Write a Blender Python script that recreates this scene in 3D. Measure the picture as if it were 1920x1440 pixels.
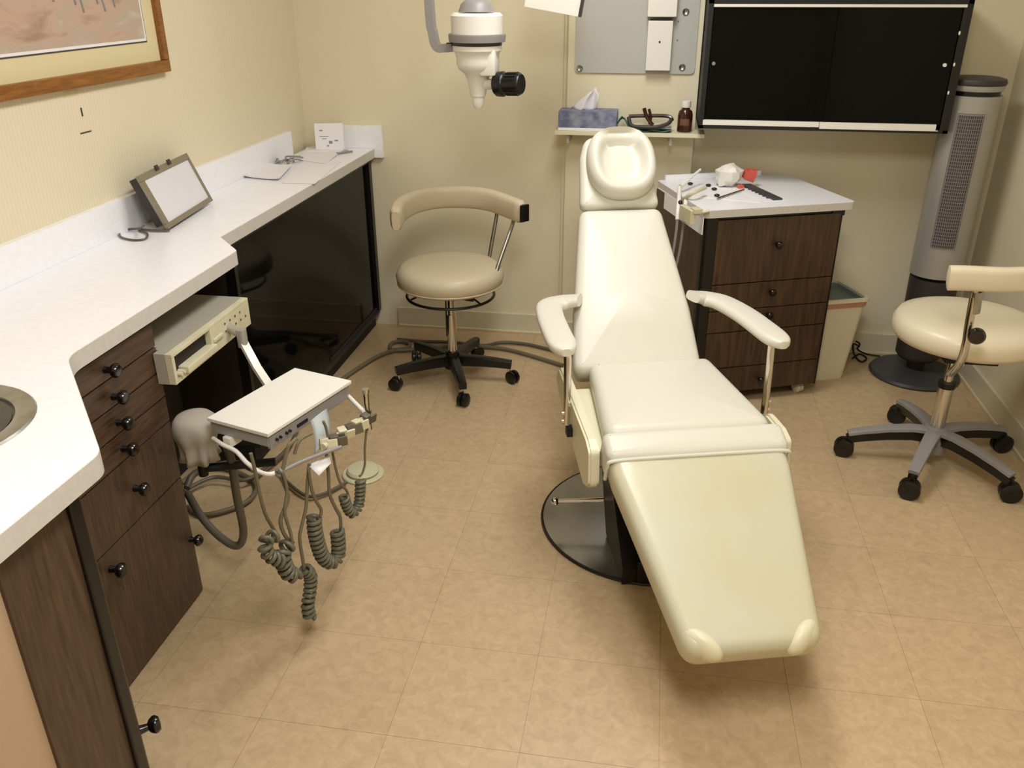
import bpy, bmesh, math, random
from mathutils import Vector, Matrix, noise
random.seed(7)
PI = math.pi
S = bpy.context.scene
COL = S.collection
for o in list(bpy.data.objects): bpy.data.objects.remove(o)

# ---------------------------------------------------------------- camera
F, PITCH, YAW, ROLL, H = 1600.0, math.radians(25.29), math.radians(9.43), math.radians(0.15), 1.545
cyw, syw, cp, sp, cr, sr = math.cos(YAW), math.sin(YAW), math.cos(PITCH), math.sin(PITCH), math.cos(ROLL), math.sin(ROLL)
_r = Vector((cyw, syw, 0)); _f = Vector((-syw * cp, cyw * cp, -sp)); _d = -Vector((-syw * sp, cyw * sp, cp))
RT = cr * _r + sr * _d; DN = -sr * _r + cr * _d
CAM = Vector((0, 0, H))
cd = bpy.data.cameras.new('camera'); co = bpy.data.objects.new('camera', cd); COL.objects.link(co)
m4 = Matrix(((RT.x, -DN.x, -_f.x, 0), (RT.y, -DN.y, -_f.y, 0), (RT.z, -DN.z, -_f.z, H), (0, 0, 0, 1)))
co.matrix_world = m4
cd.sensor_width = 36; cd.lens = 36 * F / 1920; cd.clip_start = 0.05; cd.clip_end = 60
S.camera = co

def ray(u, v): return RT * ((u - 960) / F) + DN * ((v - 720) / F) + _f
def at(u, v, x=None, y=None, z=None):      # a point of a surveyed plane (x=, y= or z=)
    d = ray(u, v)
    t = x / d.x if x is not None else (y / d.y if y is not None else (z - H) / d.z)
    return CAM + d * t
def at_plane(u, v, P, n):
    d = ray(u, v); return CAM + d * ((P - CAM).dot(n) / d.dot(n))

# ---------------------------------------------------------------- world, lights, exposure
w = bpy.data.worlds.new('world'); S.world = w; w.use_nodes = True
w.node_tree.nodes['Background'].inputs[0].default_value = (1, .9, .75, 1)
w.node_tree.nodes['Background'].inputs[1].default_value = 0.1
S.view_settings.view_transform = 'Standard'; S.view_settings.look = 'None'
S.view_settings.gamma = 1; S.view_settings.use_curve_mapping = False
S.view_settings.exposure = 0.0
WARM = (1.0, 1.0, 0.985)
LAMPS = [(-0.15, 2.5, 21), (0.05, 0.45, 33)]
CEIL = 2.5
for i, (x, y, e) in enumerate(LAMPS):
    ld = bpy.data.lights.new('ceiling_lamp', 'AREA'); ld.shape = 'RECTANGLE'; ld.size = .4; ld.size_y = .9
    ld.energy = e; ld.color = WARM
    lo = bpy.data.objects.new('ceiling_lamp', ld); COL.objects.link(lo); lo.location = (x, y, CEIL - .07)

# ---------------------------------------------------------------- materials
def lin(c): return tuple((v / 12.92 if v <= .04045 else ((v + .055) / 1.055) ** 2.4) for v in [k / 255 for k in c]) + (1,)
def mat(name, rgb, rough=.5, metal=0, bump=0, bscale=200, var=0, vscale=6, rgb2=None, coat=0, spec=.5, trans=0):
    m = bpy.data.materials.new(name); m.use_nodes = True; nt = m.node_tree; b = nt.nodes['Principled BSDF']
    b.inputs['Base Color'].default_value = lin(rgb); b.inputs['Roughness'].default_value = rough
    b.inputs['Metallic'].default_value = metal; b.inputs['Coat Weight'].default_value = coat
    b.inputs['Specular IOR Level'].default_value = spec; b.inputs['Transmission Weight'].default_value = trans
    tc = nt.nodes.new('ShaderNodeTexCoord')
    if var:
        n = nt.nodes.new('ShaderNodeTexNoise'); n.inputs['Scale'].default_value = vscale; n.inputs['Detail'].default_value = 5
        nt.links.new(tc.outputs['Object'], n.inputs['Vector'])
        mx = nt.nodes.new('ShaderNodeMix'); mx.data_type = 'RGBA'
        mx.inputs['A'].default_value = lin(rgb)
        mx.inputs['B'].default_value = lin(rgb2 or tuple(int(c * (1 - var)) for c in rgb))
        rp = nt.nodes.new('ShaderNodeValToRGB'); rp.color_ramp.elements[0].position = .35; rp.color_ramp.elements[1].position = .7
        nt.links.new(n.outputs['Fac'], rp.inputs['Fac']); nt.links.new(rp.outputs['Color'], mx.inputs['Factor'])
        nt.links.new(mx.outputs['Result'], b.inputs['Base Color'])
    if bump:
        n2 = nt.nodes.new('ShaderNodeTexNoise'); n2.inputs['Scale'].default_value = bscale; n2.inputs['Detail'].default_value = 3
        nt.links.new(tc.outputs['Object'], n2.inputs['Vector'])
        bp = nt.nodes.new('ShaderNodeBump'); bp.inputs['Strength'].default_value = bump; bp.inputs['Distance'].default_value = .002
        nt.links.new(n2.outputs['Fac'], bp.inputs['Height']); nt.links.new(bp.outputs['Normal'], b.inputs['Normal'])
    return m
def wood(name, c1, c2, scale, rough=.42):
    m = bpy.data.materials.new(name); m.use_nodes = True; nt = m.node_tree; b = nt.nodes['Principled BSDF']
    N = nt.nodes.new; L = nt.links.new
    tc = N('ShaderNodeTexCoord'); mp = N('ShaderNodeMapping'); mp.inputs['Scale'].default_value = scale
    L(tc.outputs['Object'], mp.inputs['Vector'])
    n = N('ShaderNodeTexNoise'); n.inputs['Scale'].default_value = 1; n.inputs['Detail'].default_value = 6; n.inputs['Distortion'].default_value = 1.2
    L(mp.outputs['Vector'], n.inputs['Vector'])
    mp2 = N('ShaderNodeMapping'); mp2.inputs['Scale'].default_value = tuple(s * 7 for s in scale); L(tc.outputs['Object'], mp2.inputs['Vector'])
    n2 = N('ShaderNodeTexNoise'); n2.inputs['Scale'].default_value = 1; n2.inputs['Detail'].default_value = 3; L(mp2.outputs['Vector'], n2.inputs['Vector'])
    wv = N('ShaderNodeMath'); wv.operation = 'MULTIPLY'; wv.inputs[1].default_value = 22; L(n.outputs['Fac'], wv.inputs[0])
    sn = N('ShaderNodeMath'); sn.operation = 'SINE'; L(wv.outputs[0], sn.inputs[0])
    ad = N('ShaderNodeMath'); ad.operation = 'MULTIPLY_ADD'; ad.inputs[1].default_value = .10; L(sn.outputs[0], ad.inputs[0]); L(n2.outputs['Fac'], ad.inputs[2])
    rp = N('ShaderNodeValToRGB'); rp.color_ramp.elements[0].position = .2; rp.color_ramp.elements[1].position = .85
    rp.color_ramp.elements[0].color = lin(c1); rp.color_ramp.elements[1].color = lin(c2)
    L(ad.outputs[0], rp.inputs['Fac']); L(rp.outputs['Color'], b.inputs['Base Color']); b.inputs['Roughness'].default_value = rough
    return m
M = {}
M['paint'] = mat('wall_paint', (229, 218, 189), .6, bump=.15, bscale=120)
M['paint2'] = mat('ceiling_paint', (225, 220, 205), .8)
M['base'] = mat('baseboard_paint', (216, 206, 178), .45)
M['bead'] = mat('baseboard_bead', (226, 212, 176), .4)
M['lam'] = mat('white_laminate', (247, 247, 252), .30, var=.02, vscale=60)
M['lamedge'] = mat('laminate_edge', (208, 203, 196), .4, var=.03, vscale=80)
M['woodv'] = wood('dark_walnut_upright', (58, 42, 31), (92, 70, 52), (26, 26, 1.8))
M['woodh'] = wood('dark_walnut_crosswise', (56, 40, 29), (94, 70, 50), (26, 1.8, 26))
M['woodr'] = wood('dark_walnut_cabinet', (48, 34, 22), (90, 64, 42), (16, 16, 1.4))
M['black'] = mat('black_plastic', (14, 13, 13), .35)
M['blackm'] = mat('black_matte', (12, 11, 11), .6)
M['darkin'] = mat('dark_interior', (34, 24, 17), .7)
M['glass'] = mat('black_glass', (8, 9, 8), .05, spec=.12)
M['knob'] = mat('knob_black', (12, 9, 8), .18, spec=.7)
M['vinyl'] = mat('cream_vinyl', (217, 214, 200), .40, bump=.06, bscale=90)
M['vinyl_leg'] = mat('cream_vinyl_worn', (203, 200, 180), .30, bump=.12, bscale=22, var=.1, vscale=3.2, rgb2=(201, 194, 158))
M['vinyl_st'] = mat('beige_vinyl', (206, 192, 164), .40, bump=.1, bscale=60)
M['vinyl_st2'] = mat('ivory_vinyl', (228, 216, 188), .38, coat=.1)
M['shell'] = mat('cream_plastic', (224, 218, 188), .4)
M['chrome'] = mat('chrome', (215, 212, 205), .12, 1)
M['steel'] = mat('brushed_steel', (178, 176, 170), .32, 1, var=.1, vscale=40)
M['greyp'] = mat('grey_plastic', (142, 138, 136), .42)
M['silver'] = mat('silver_plastic', (172, 168, 160), .38, metal=.3)
M['slate'] = mat('slate_plastic', (64, 65, 68), .45)
M['charc'] = mat('charcoal_plastic', (52, 48, 46), .5)
M['white'] = mat('white_enamel', (236, 233, 224), .35)
M['ivory'] = mat('aged_ivory_plastic', (214, 207, 176), .45, var=.06, vscale=20)
M['ivoryd'] = mat('ivory_metal_top', (168, 163, 148), .45)
M['paper'] = mat('paper', (238, 236, 238), .7)
M['hose'] = mat('grey_brown_hose', (112, 104, 82), .45)
M['hosed'] = mat('dark_grey_hose', (94, 88, 74), .45)
M['coil'] = mat('coiled_grey_hose', (104, 101, 84), .4)
M['trans'] = mat('frosted_film', (168, 172, 172), .35)
M['disc'] = mat('polished_disc', (150, 150, 148), .2, .9)
M['frame'] = wood('golden_oak_frame', (120, 74, 28), (164, 108, 48), (30, 3, 30), .35)
M['mat'] = mat('picture_mat', (222, 208, 166), .8)
M['ink'] = mat('dark_line', (70, 62, 58), .7)
M['tissuebox'] = mat('blue_patterned_card', (96, 104, 138), .6, var=.3, vscale=30, rgb2=(150, 154, 172))
M['green'] = mat('green_cloth', (70, 120, 98), .8)
M['amber'] = mat('brown_bottle', (62, 30, 18), .15)
M['label'] = mat('bottle_label', (110, 78, 58), .6)
M['red'] = mat('coral_red_plastic', (214, 96, 84), .4)
M['bin'] = mat('bin_plastic', (222, 212, 184), .4)
M['binred'] = mat('red_tinted_band', (196, 140, 118), .4)
M['bag'] = mat('teal_grey_liner', (104, 122, 116), .5)
M['bead_plate'] = mat('grey_wall_plate', (186, 186, 178), .38)
M['pedal'] = mat('beige_pedal', (206, 202, 168), .4)
M['cloth'] = mat('grey_white_cloth', (168, 160, 146), .8)
M['tanpanel'] = mat('tan_panel', (182, 156, 126), .5, bump=.05)
M['screen'] = mat('viewer_screen', (222, 222, 228), .3)
M['vframe'] = mat('viewer_frame', (150, 142, 124), .35, .5)
M['bowl'] = mat('sink_steel', (92, 94, 92), .25, 1)
M['em'] = bpy.data.materials.new('lamp_diffuser'); M['em'].use_nodes = True
_b = M['em'].node_tree.nodes['Principled BSDF']; _b.inputs['Emission Color'].default_value = (*WARM, 1); _b.inputs['Emission Strength'].default_value = 2.0

def tile_mat():
    m = bpy.data.materials.new('floor_tile'); m.use_nodes = True; nt = m.node_tree; b = nt.nodes['Principled BSDF']; N = nt.nodes.new; L = nt.links.new
    g = N('ShaderNodeNewGeometry'); oi = N('ShaderNodeObjectInfo')
    n = N('ShaderNodeTexNoise'); n.inputs['Scale'].default_value = 34; n.inputs['Detail'].default_value = 8; n.inputs['Roughness'].default_value = .65; n.inputs['Distortion'].default_value = .8
    L(g.outputs['Position'], n.inputs['Vector'])
    rp = N('ShaderNodeValToRGB'); e = rp.color_ramp.elements; e[0].position = .34; e[1].position = .66
    e[0].color = lin((183, 157, 121)); e[1].color = lin((201, 175, 137)); L(n.outputs['Fac'], rp.inputs['Fac'])
    n3 = N('ShaderNodeTexNoise'); n3.inputs['Scale'].default_value = 2.2; n3.inputs['Detail'].default_value = 3; L(g.outputs['Position'], n3.inputs['Vector'])
    hv = N('ShaderNodeHueSaturation'); L(rp.outputs['Color'], hv.inputs['Color'])
    a = N('ShaderNodeMath'); a.operation = 'MULTIPLY_ADD'; a.inputs[1].default_value = .035; a.inputs[2].default_value = .92; L(oi.outputs['Random'], a.inputs[0])
    a2 = N('ShaderNodeMath'); a2.operation = 'MULTIPLY_ADD'; a2.inputs[1].default_value = .14; L(n3.outputs['Fac'], a2.inputs[0]); L(a.outputs[0], a2.inputs[2])
    L(a2.outputs[0], hv.inputs['Value']); L(hv.outputs['Color'], b.inputs['Base Color']); b.inputs['Roughness'].default_value = .36
    bp = N('ShaderNodeBump'); bp.inputs['Strength'].default_value = .03; bp.inputs['Distance'].default_value = .002; L(n.outputs['Fac'], bp.inputs['Height']); L(bp.outputs['Normal'], b.inputs['Normal'])
    return m
M['tile'] = tile_mat()
M['grout'] = mat('tile_joint', (172, 142, 104), .8)
def paper_mat():
    m = mat('ribbed_wallpaper', (208, 190, 152), .65); nt = m.node_tree; b = nt.nodes['Principled BSDF']; N = nt.nodes.new; L = nt.links.new
    g = N('ShaderNodeNewGeometry'); sx = N('ShaderNodeSeparateXYZ'); L(g.outputs['Position'], sx.inputs[0])
    mu = N('ShaderNodeMath'); mu.operation = 'MULTIPLY'; mu.inputs[1].default_value = 2 * PI / .0135; L(sx.outputs['Y'], mu.inputs[0])
    s = N('ShaderNodeMath'); s.operation = 'SINE'; L(mu.outputs[0], s.inputs[0])
    mr = N('ShaderNodeMapRange'); mr.inputs[1].default_value = -1; mr.inputs[2].default_value = 1; L(s.outputs[0], mr.inputs[0])
    mx = N('ShaderNodeMix'); mx.data_type = 'RGBA'; mx.inputs['A'].default_value = lin((226, 213, 183)); mx.inputs['B'].default_value = lin((231, 220, 194)); L(mr.outputs[0], mx.inputs['Factor'])
    L(mx.outputs['Result'], b.inputs['Base Color'])
    bp = N('ShaderNodeBump'); bp.inputs['Strength'].default_value = .35; bp.inputs['Distance'].default_value = .001; L(mr.outputs[0], bp.inputs['Height']); L(bp.outputs['Normal'], b.inputs['Normal'])
    return m
M['wallpaper'] = paper_mat()
def art_mat():
    m = mat('abstract_print', (190, 172, 158), .7); nt = m.node_tree; b = nt.nodes['Principled BSDF']; N = nt.nodes.new; L = nt.links.new
    g = N('ShaderNodeNewGeometry'); mp = N('ShaderNodeMapping'); mp.inputs['Scale'].default_value = (1, 2.2, 7); mp.inputs['Rotation'].default_value = (.5, 0, 0); L(g.outputs['Position'], mp.inputs['Vector'])
    n = N('ShaderNodeTexNoise'); n.inputs['Scale'].default_value = 2.2; n.inputs['Detail'].default_value = 5; n.inputs['Distortion'].default_value = .7; L(mp.outputs['Vector'], n.inputs['Vector'])
    rp = N('ShaderNodeValToRGB'); e = rp.color_ramp.elements; e[0].position = .3; e[0].color = lin((164, 138, 120)); e[1].position = .7; e[1].color = lin((204, 190, 174))
    k = rp.color_ramp.elements.new(.45); k.color = lin((196, 166, 146)); k = rp.color_ramp.elements.new(.58); k.color = lin((186, 168, 152))
    L(n.outputs['Fac'], rp.inputs['Fac']); L(rp.outputs['Color'], b.inputs['Base Color']); return m
M['art'] = art_mat()
def grille_mat():
    m = mat('grille_mesh', (80, 72, 72), .5); return m
M['grille'] = grille_mat()

# ---------------------------------------------------------------- mesh helpers
def BM(): return bmesh.new()
def obj(name, bm, m, parent=None, smooth=40, loc=None, rot=None):
    bmesh.ops.recalc_face_normals(bm, faces=bm.faces)
    me = bpy.data.meshes.new(name); bm.to_mesh(me); bm.free()
    me.materials.append(M[m] if isinstance(m, str) else m)
    if smooth: me.shade_smooth(); me.set_sharp_from_angle(angle=math.radians(smooth))
    o = bpy.data.objects.new(name, me); COL.objects.link(o)
    if smooth and len(me.polygons) < 420:
        wn = o.modifiers.new('weighted', 'WEIGHTED_NORMAL'); wn.keep_sharp = True; wn.weight = 90
    if parent: o.parent = parent
    if loc is not None: o.location = loc
    if rot is not None: o.rotation_euler = rot
    return o
def thing(name, label, cat, loc=(0, 0, 0), rotz=0, group=None):
    o = bpy.data.objects.new(name, None); COL.objects.link(o); o.empty_display_size = .1
    o.location = loc; o.rotation_euler = (0, 0, rotz); o['label'] = label; o['category'] = cat
    if group: o['group'] = group
    return o
def tag(o, label, cat, group=None):
    o['label'] = label; o['category'] = cat
    if group: o['group'] = group
    return o
def struct(name, bm, m, parent=None, smooth=30):
    o = obj(name, bm, m, parent, smooth)
    if not parent: o['kind'] = 'structure'
    return o
def add(bm, verts, faces, X=None):
    vs = [bm.verts.new(X @ Vector(v) if X else v) for v in verts]
    for f in faces:
        try: bm.faces.new([vs[i] for i in f])
        except ValueError: pass
    return vs
def box(bm, x0, x1, y0, y1, z0, z1, X=None, bev=0, seg=2):
    t = BM()
    add(t, [(x, y, z) for x in (x0, x1) for y in (y0, y1) for z in (z0, z1)],
        [(0, 1, 3, 2), (4, 6, 7, 5), (0, 4, 5, 1), (2, 3, 7, 6), (0, 2, 6, 4), (1, 5, 7, 3)])
    if bev: bmesh.ops.bevel(t, geom=list(t.edges), offset=bev, segments=seg, affect='EDGES', profile=.5)
    merge(bm, t, X); return bm
def merge(bm, t, X=None):
    if X: t.transform(X)
    me = bpy.data.meshes.new('t'); t.to_mesh(me); t.free(); bm.from_mesh(me); bpy.data.meshes.remove(me)
def basis(d):
    d = Vector(d).normalized(); a = Vector((0, 0, 1)) if abs(d.z) < .95 else Vector((1, 0, 0))
    u = d.cross(a).normalized(); return u, d.cross(u).normalized()
def cyl(bm, p0, p1, r0, r1=None, n=16, cap=True):
    r1 = r0 if r1 is None else r1; p0 = Vector(p0); p1 = Vector(p1); u, v = basis(p1 - p0)
    R = []
    for p, r in ((p0, r0), (p1, r1)):
        R.append([bm.verts.new(p + (u * math.cos(2 * PI * i / n) + v * math.sin(2 * PI * i / n)) * r) for i in range(n)])
    for i in range(n): bm.faces.new((R[0][i], R[0][(i + 1) % n], R[1][(i + 1) % n], R[1][i]))
    if cap: bm.faces.new(R[0]); bm.faces.new(R[1])
    return bm
def smooth_path(pts, k=6):
    pts = [Vector(p) for p in pts]; P = [pts[0]] + pts + [pts[-1]]; out = []
    for i in range(1, len(P) - 2):
        for j in range(k):
            t = j / k; a, b, c, d = P[i - 1], P[i], P[i + 1], P[i + 2]
            out.append(.5 * ((2 * b) + (-a + c) * t + (2 * a - 5 * b + 4 * c - d) * t * t + (-a + 3 * b - 3 * c + d) * t ** 3))
    out.append(pts[-1]); return out
def sweep(bm, path, prof, closed=False, up=None):
    """prof: function(t)->list of (a,b) offsets or a fixed list"""
    n = len(path); rings = []; T0 = None; u = None
    for i, p in enumerate(path):
        if closed: d = path[(i + 1) % n] - path[i - 1]
        else: d = path[min(i + 1, n - 1)] - path[max(i - 1, 0)]
        d = d.normalized() if d.length > 1e-9 else Vector((0, 0, 1))
        if up is not None:
            v = Vector(up); uu = d.cross(v).normalized(); vv = uu.cross(d).normalized()
        else:
            if u is None: u, _ = basis(d)
            u = (u - d * u.dot(d)).normalized(); uu = u; vv = d.cross(u)
        pr = prof(i / (n - 1)) if callable(prof) else prof
        rings.append([bm.verts.new(p + uu * a + vv * b) for a, b in pr])
    k = len(rings[0]); rr = range(n) if closed else range(n - 1)
    for i in rr:
        A, B = rings[i], rings[(i + 1) % n]
        for j in range(k): bm.faces.new((A[j], A[(j + 1) % k], B[(j + 1) % k], B[j]))
    if not closed: bm.faces.new(rings[0]); bm.faces.new(rings[-1])
    return bm
def circ(r, n=10, rz=None): return [(r * math.cos(2 * PI * i / n), (rz or r) * math.sin(2 * PI * i / n)) for i in range(n)]
def tube(bm, pts, r, n=10, k=6, sm=True, closed=False):
    return sweep(bm, smooth_path(pts, k) if sm else [Vector(p) for p in pts], circ(r, n), closed)
def ring(bm, c, R, r, n=40, m=10, X=None, a0=0, a1=2 * PI):
    full = abs(a1 - a0 - 2 * PI) < 1e-6; N = n if full else n + 1
    pts = [Vector(c) + Vector((R * math.cos(a0 + (a1 - a0) * i / n), R * math.sin(a0 + (a1 - a0) * i / n), 0)) for i in range(N)]
    return sweep(bm, pts, circ(r, m), full)
def lathe(bm, prof, n=32, X=None, sx=1, sy=1):
    rings = []
    for r, z in prof:
        if r < 1e-6: rings.append([bm.verts.new(X @ Vector((0, 0, z)) if X else (0, 0, z))])
        else:
            rings.append([bm.verts.new((X @ Vector(q)) if X else q) for q in [(r * sx * math.cos(2 * PI * i / n), r * sy * math.sin(2 * PI * i / n), z) for i in range(n)]])
    for A, B in zip(rings, rings[1:]):
        for i in range(n):
            j = (i + 1) % n
            if len(A) == 1 and len(B) == 1: continue
            if len(A) == 1: bm.faces.new((A[0], B[i], B[j]))
            elif len(B) == 1: bm.faces.new((A[i], A[j], B[0]))
            else: bm.faces.new((A[i], A[j], B[j], B[i]))
    if len(rings[0]) > 1: bm.faces.new(rings[0])
    if len(rings[-1]) > 1: bm.faces.new(rings[-1])
    return bm
def sphere(bm, c, r, n=14, sx=1, sy=1, sz=1):
    pr = [(max(0, r * math.sin(PI * i / 8)), -r * math.cos(PI * i / 8) * sz) for i in range(9)]; pr[0] = (0, pr[0][1]); pr[-1] = (0, pr[-1][1])
    return lathe(bm, pr, n, Matrix.Translation(c), sx, sy)
def rpoly(pts, r, k=5):
    """round the corners of a closed 2D polygon; r number or list"""
    n = len(pts); out = []
    for i in range(n):
        p = Vector(pts[i]); a = Vector(pts[i - 1]); b = Vector(pts[(i + 1) % n]); ri = r[i] if isinstance(r, (list, tuple)) else r
        da = (a - p); db = (b - p); ang = da.angle(db)
        if ri <= 0: out.append(p); continue
        L = min(ri / math.tan(ang / 2), da.length * .48, db.length * .48)
        p0 = p + da.normalized() * L; p1 = p + db.normalized() * L
        for j in range(k + 1):
            t = j / k; out.append((1 - t) ** 2 * p0 + 2 * t * (1 - t) * p + t * t * p1)
    return out
def offset_in(pts, d):
    n = len(pts); area = sum(pts[i - 1].x * pts[i].y - pts[i].x * pts[i - 1].y for i in range(n)); s = 1 if area > 0 else -1; out = []
    for i in range(n):
        t = (pts[(i + 1) % n] - pts[i - 1]).normalized(); out.append(pts[i] + Vector((-t.y, t.x)) * s * d)
    return out
def cushion(bm, pts, th, er, X=None, crown=.01, rings=4, bottom_crown=0):
    """pts closed 2D outline (dense); local z from 0 to th with rounded rim"""
    c = Vector((sum(p.x for p in pts) / len(pts), sum(p.y for p in pts) / len(pts)))
    lv = []
    er = min(er, th / 2)
    for i in range(5): a = -PI / 2 + i * PI / 8; lv.append((er * (1 - math.cos(a)), er + er * math.sin(a)))
    for i in range(5): a = i * PI / 8; lv.append((er * (1 - math.cos(a)), th - er + er * math.sin(a)))
    R = [[bm.verts.new((*p, z)) for p in offset_in(pts, d)] for d, z in lv]
    top = offset_in(pts, er)
    for j in range(1, rings + 1):
        s = 1 - j / (rings + 1)
        R.append([bm.verts.new((*(c + (p - c) * s), th + crown * (1 - s * s))) for p in top])
    n = len(pts)
    new = [v for r in R for v in r]
    for A, B in zip(R, R[1:]):
        for i in range(n): bm.faces.new((A[i], A[(i + 1) % n], B[(i + 1) % n], B[i]))
    bm.faces.new(R[0])
    cv = bm.verts.new((*c, th + crown)); new.append(cv)
    for i in range(n): bm.faces.new((R[-1][i], R[-1][(i + 1) % n], cv))
    if X: bmesh.ops.transform(bm, matrix=X, verts=new)
    return bm
def prism(bm, outer, z0, z1, holes=(), bev=0, X=None):
    t = BM(); E = []
    for lp in [outer] + list(holes):
        vs = [t.verts.new((p[0], p[1], z1)) for p in lp]
        E += [t.edges.new((vs[i - 1], vs[i])) for i in range(len(vs))]
    bmesh.ops.triangle_fill(t, use_beauty=True, use_dissolve=False, edges=E)
    r = bmesh.ops.extrude_face_region(t, geom=list(t.faces))
    for v in [g for g in r['geom'] if isinstance(g, bmesh.types.BMVert)]: v.co.z = z0
    bmesh.ops.recalc_face_normals(t, faces=t.faces)
    merge(bm, t, X); return bm
def grid(bm, f, nu, nv):
    V = [[bm.verts.new(f(i / nu, j / nv)) for j in range(nv + 1)] for i in range(nu + 1)]
    for i in range(nu):
        for j in range(nv): bm.faces.new((V[i][j], V[i + 1][j], V[i + 1][j + 1], V[i][j + 1]))
    return bm
def copy_tree(o, parent=None):
    c = o.copy(); COL.objects.link(c)
    if parent: c.parent = parent
    for ch in o.children: copy_tree(ch, c)
    return c
def coil(bm, pts, R, r, turns, n=9, step=14):
    path = smooth_path(pts, 10); L = [0]
    for a, b in zip(path, path[1:]): L.append(L[-1] + (b - a).length)
    out = []; N = int(turns * step); u = None
    for i in range(N + 1):
        s = L[-1] * i / N; k = max(0, min(len(path) - 2, next((q for q in range(len(L) - 1) if L[q + 1] >= s), len(L) - 2)))
        t = (s - L[k]) / max(1e-9, L[k + 1] - L[k]); p = path[k].lerp(path[k + 1], t)
        d = (path[min(k + 2, len(path) - 1)] - path[max(k - 1, 0)]).normalized()
        if u is None: u, _ = basis(d)
        u = (u - d * u.dot(d)).normalized(); v = d.cross(u); a = 2 * PI * turns * i / N
        out.append(p + (u * math.cos(a) + v * math.sin(a)) * R)
    return sweep(bm, out, circ(r, n))

XL, XR, YB, YF = -1.59, 1.37, 3.82, -1.5
# ---------------------------------------------------------------- room shell
b = BM(); box(b, XL - .1, XR + .1, YF - .1, YB + .1, -.12, -.0015); floor = struct('floor', b, 'grout')
T = .3048; GX, GY = -.513, 1.648
tile_shared = None; g = .0004
xs = [GX + T * k for k in range(-5, 9)]; ys = [GY + T * k for k in range(-12, 9)]
for xa in xs:
    for ya in ys:
        x0, x1, y0, y1 = max(xa, XL), min(xa + T, XR), max(ya, YF), min(ya + T, YB)
        if x1 - x0 < .01 or y1 - y0 < .01: continue
        full = x1 - x0 > T - .001 and y1 - y0 > T - .001
        if full and tile_shared:
            o = bpy.data.objects.new('tile', tile_shared); COL.objects.link(o); o.parent = floor
        else:
            t = BM(); box(t, g, x1 - x0 - g, g, y1 - y0 - g, -.0015, 0)
            o = obj('tile', t, 'tile', floor, smooth=0)
            if full: tile_shared = o.data
        o.location = (x0, y0, 0)
b = BM(); box(b, XL - .1, XR + .1, YF - .1, YB + .1, CEIL, CEIL + .1); struct('ceiling', b, 'paint2')
b = BM(); box(b, XL - .1, XL, YF, YB, 0, CEIL); struct('wall_left', b, 'wallpaper')
b = BM(); box(b, XR, XR + .1, YF, YB, 0, CEIL); struct('wall_right', b, 'paint')
b = BM(); box(b, XL - .1, XR + .1, YB, YB + .1, 0, CEIL); wb = struct('wall_back', b, 'paint')
b = BM(); box(b, XL - .1, XR + .1, YF - .1, YF, 0, CEIL); struct('wall_front', b, 'paint')
b = BM(); box(b, -.385, .152, 3.752, YB, 0, CEIL); box(b, -.405, -.385, 3.80, YB, 0, CEIL); struct('wall_chase', b, 'paint')
def baseboard(name, x0, x1, y0, y1, side):
    b = BM(); box(b, x0, x1, y0, y1, 0, .095, bev=.002); o = struct(name, b, 'base')
    b = BM()
    if side == 'y': box(b, x0, x1, y0 - .008, y0, 0, .012, bev=.003)
    else: box(b, x0 - .008, x0, y0, y1, 0, .012, bev=.003)
    obj('bead', b, 'bead', o)
baseboard('baseboard_back', -1.2, -.406, YB - .012, YB, 'y')
baseboard('baseboard_chase', -.385, .152, 3.740, 3.752, 'y')
baseboard('baseboard_niche', .152, XR, YB - .012, YB, 'y')
baseboard('baseboard_right', XR - .012, XR, .3, YB - .012, 'x')
# ceiling light fixtures (above the frame) that carry the lamps
for i, (x, y, e) in enumerate(LAMPS):
    t = thing('ceiling_light', ['recessed ceiling light panel above the dental chair', 'recessed ceiling light panel near the room entrance'][i], 'light', (x, y, CEIL), 0, 'ceiling light panels')
    b = BM(); box(b, -.31, .31, -.61, .61, -.03, 0); obj('frame', b, 'white', t)
    b = BM(); box(b, -.28, .28, -.58, .58, -.04, -.03); obj('diffuser', b, 'em', t)

# ---------------------------------------------------------------- long white counter
CZ = .858; CT = .04
outer = rpoly([(-1.568, 3.818), (-1.262, 3.818), (-1.262, 2.31), (-1.15, 2.185), (-1.15, 1.42), (-.852, 1.075), (-.862, .45), (-1.568, .45)],
              [0, .012, .02, .03, .10, .055, .02, 0], 7)
SC = (-1.2, 1.1); hole = [(SC[0] + .155 * math.cos(2 * PI * i / 40), SC[1] + .155 * math.sin(2 * PI * i / 40)) for i in range(40)]
cn = thing('countertop', 'long white laminate countertop with angled sink end and backsplash', 'countertop', (-1.568, 2.1, CZ - CT))
IC = Matrix.Translation((1.568, -2.1, -(CZ - CT)))
b = BM(); prism(b, outer, CZ - CT, CZ - .0015, [hole], X=IC); obj('edge', b, 'lamedge', cn, smooth=30)
b = BM(); prism(b, offset_in([Vector(p) for p in outer], .0012), CZ - .0015, CZ, [hole], X=IC); obj('top', b, 'lam', cn, smooth=30)
b = BM(); box(b, XL, -1.568, .45, 3.61, CZ - CT, .958, X=IC, bev=.002); bs = obj('backsplash', b, 'lam', cn)
b = BM(); box(b, -1.42, -1.222, 3.80, 3.819, CZ, .958, X=IC, bev=.002)
box(b, -1.262, -1.222, 3.795, 3.819, CZ - CT, CZ, X=IC, bev=.002); obj('backsplash', b, 'lam', cn)
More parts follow.
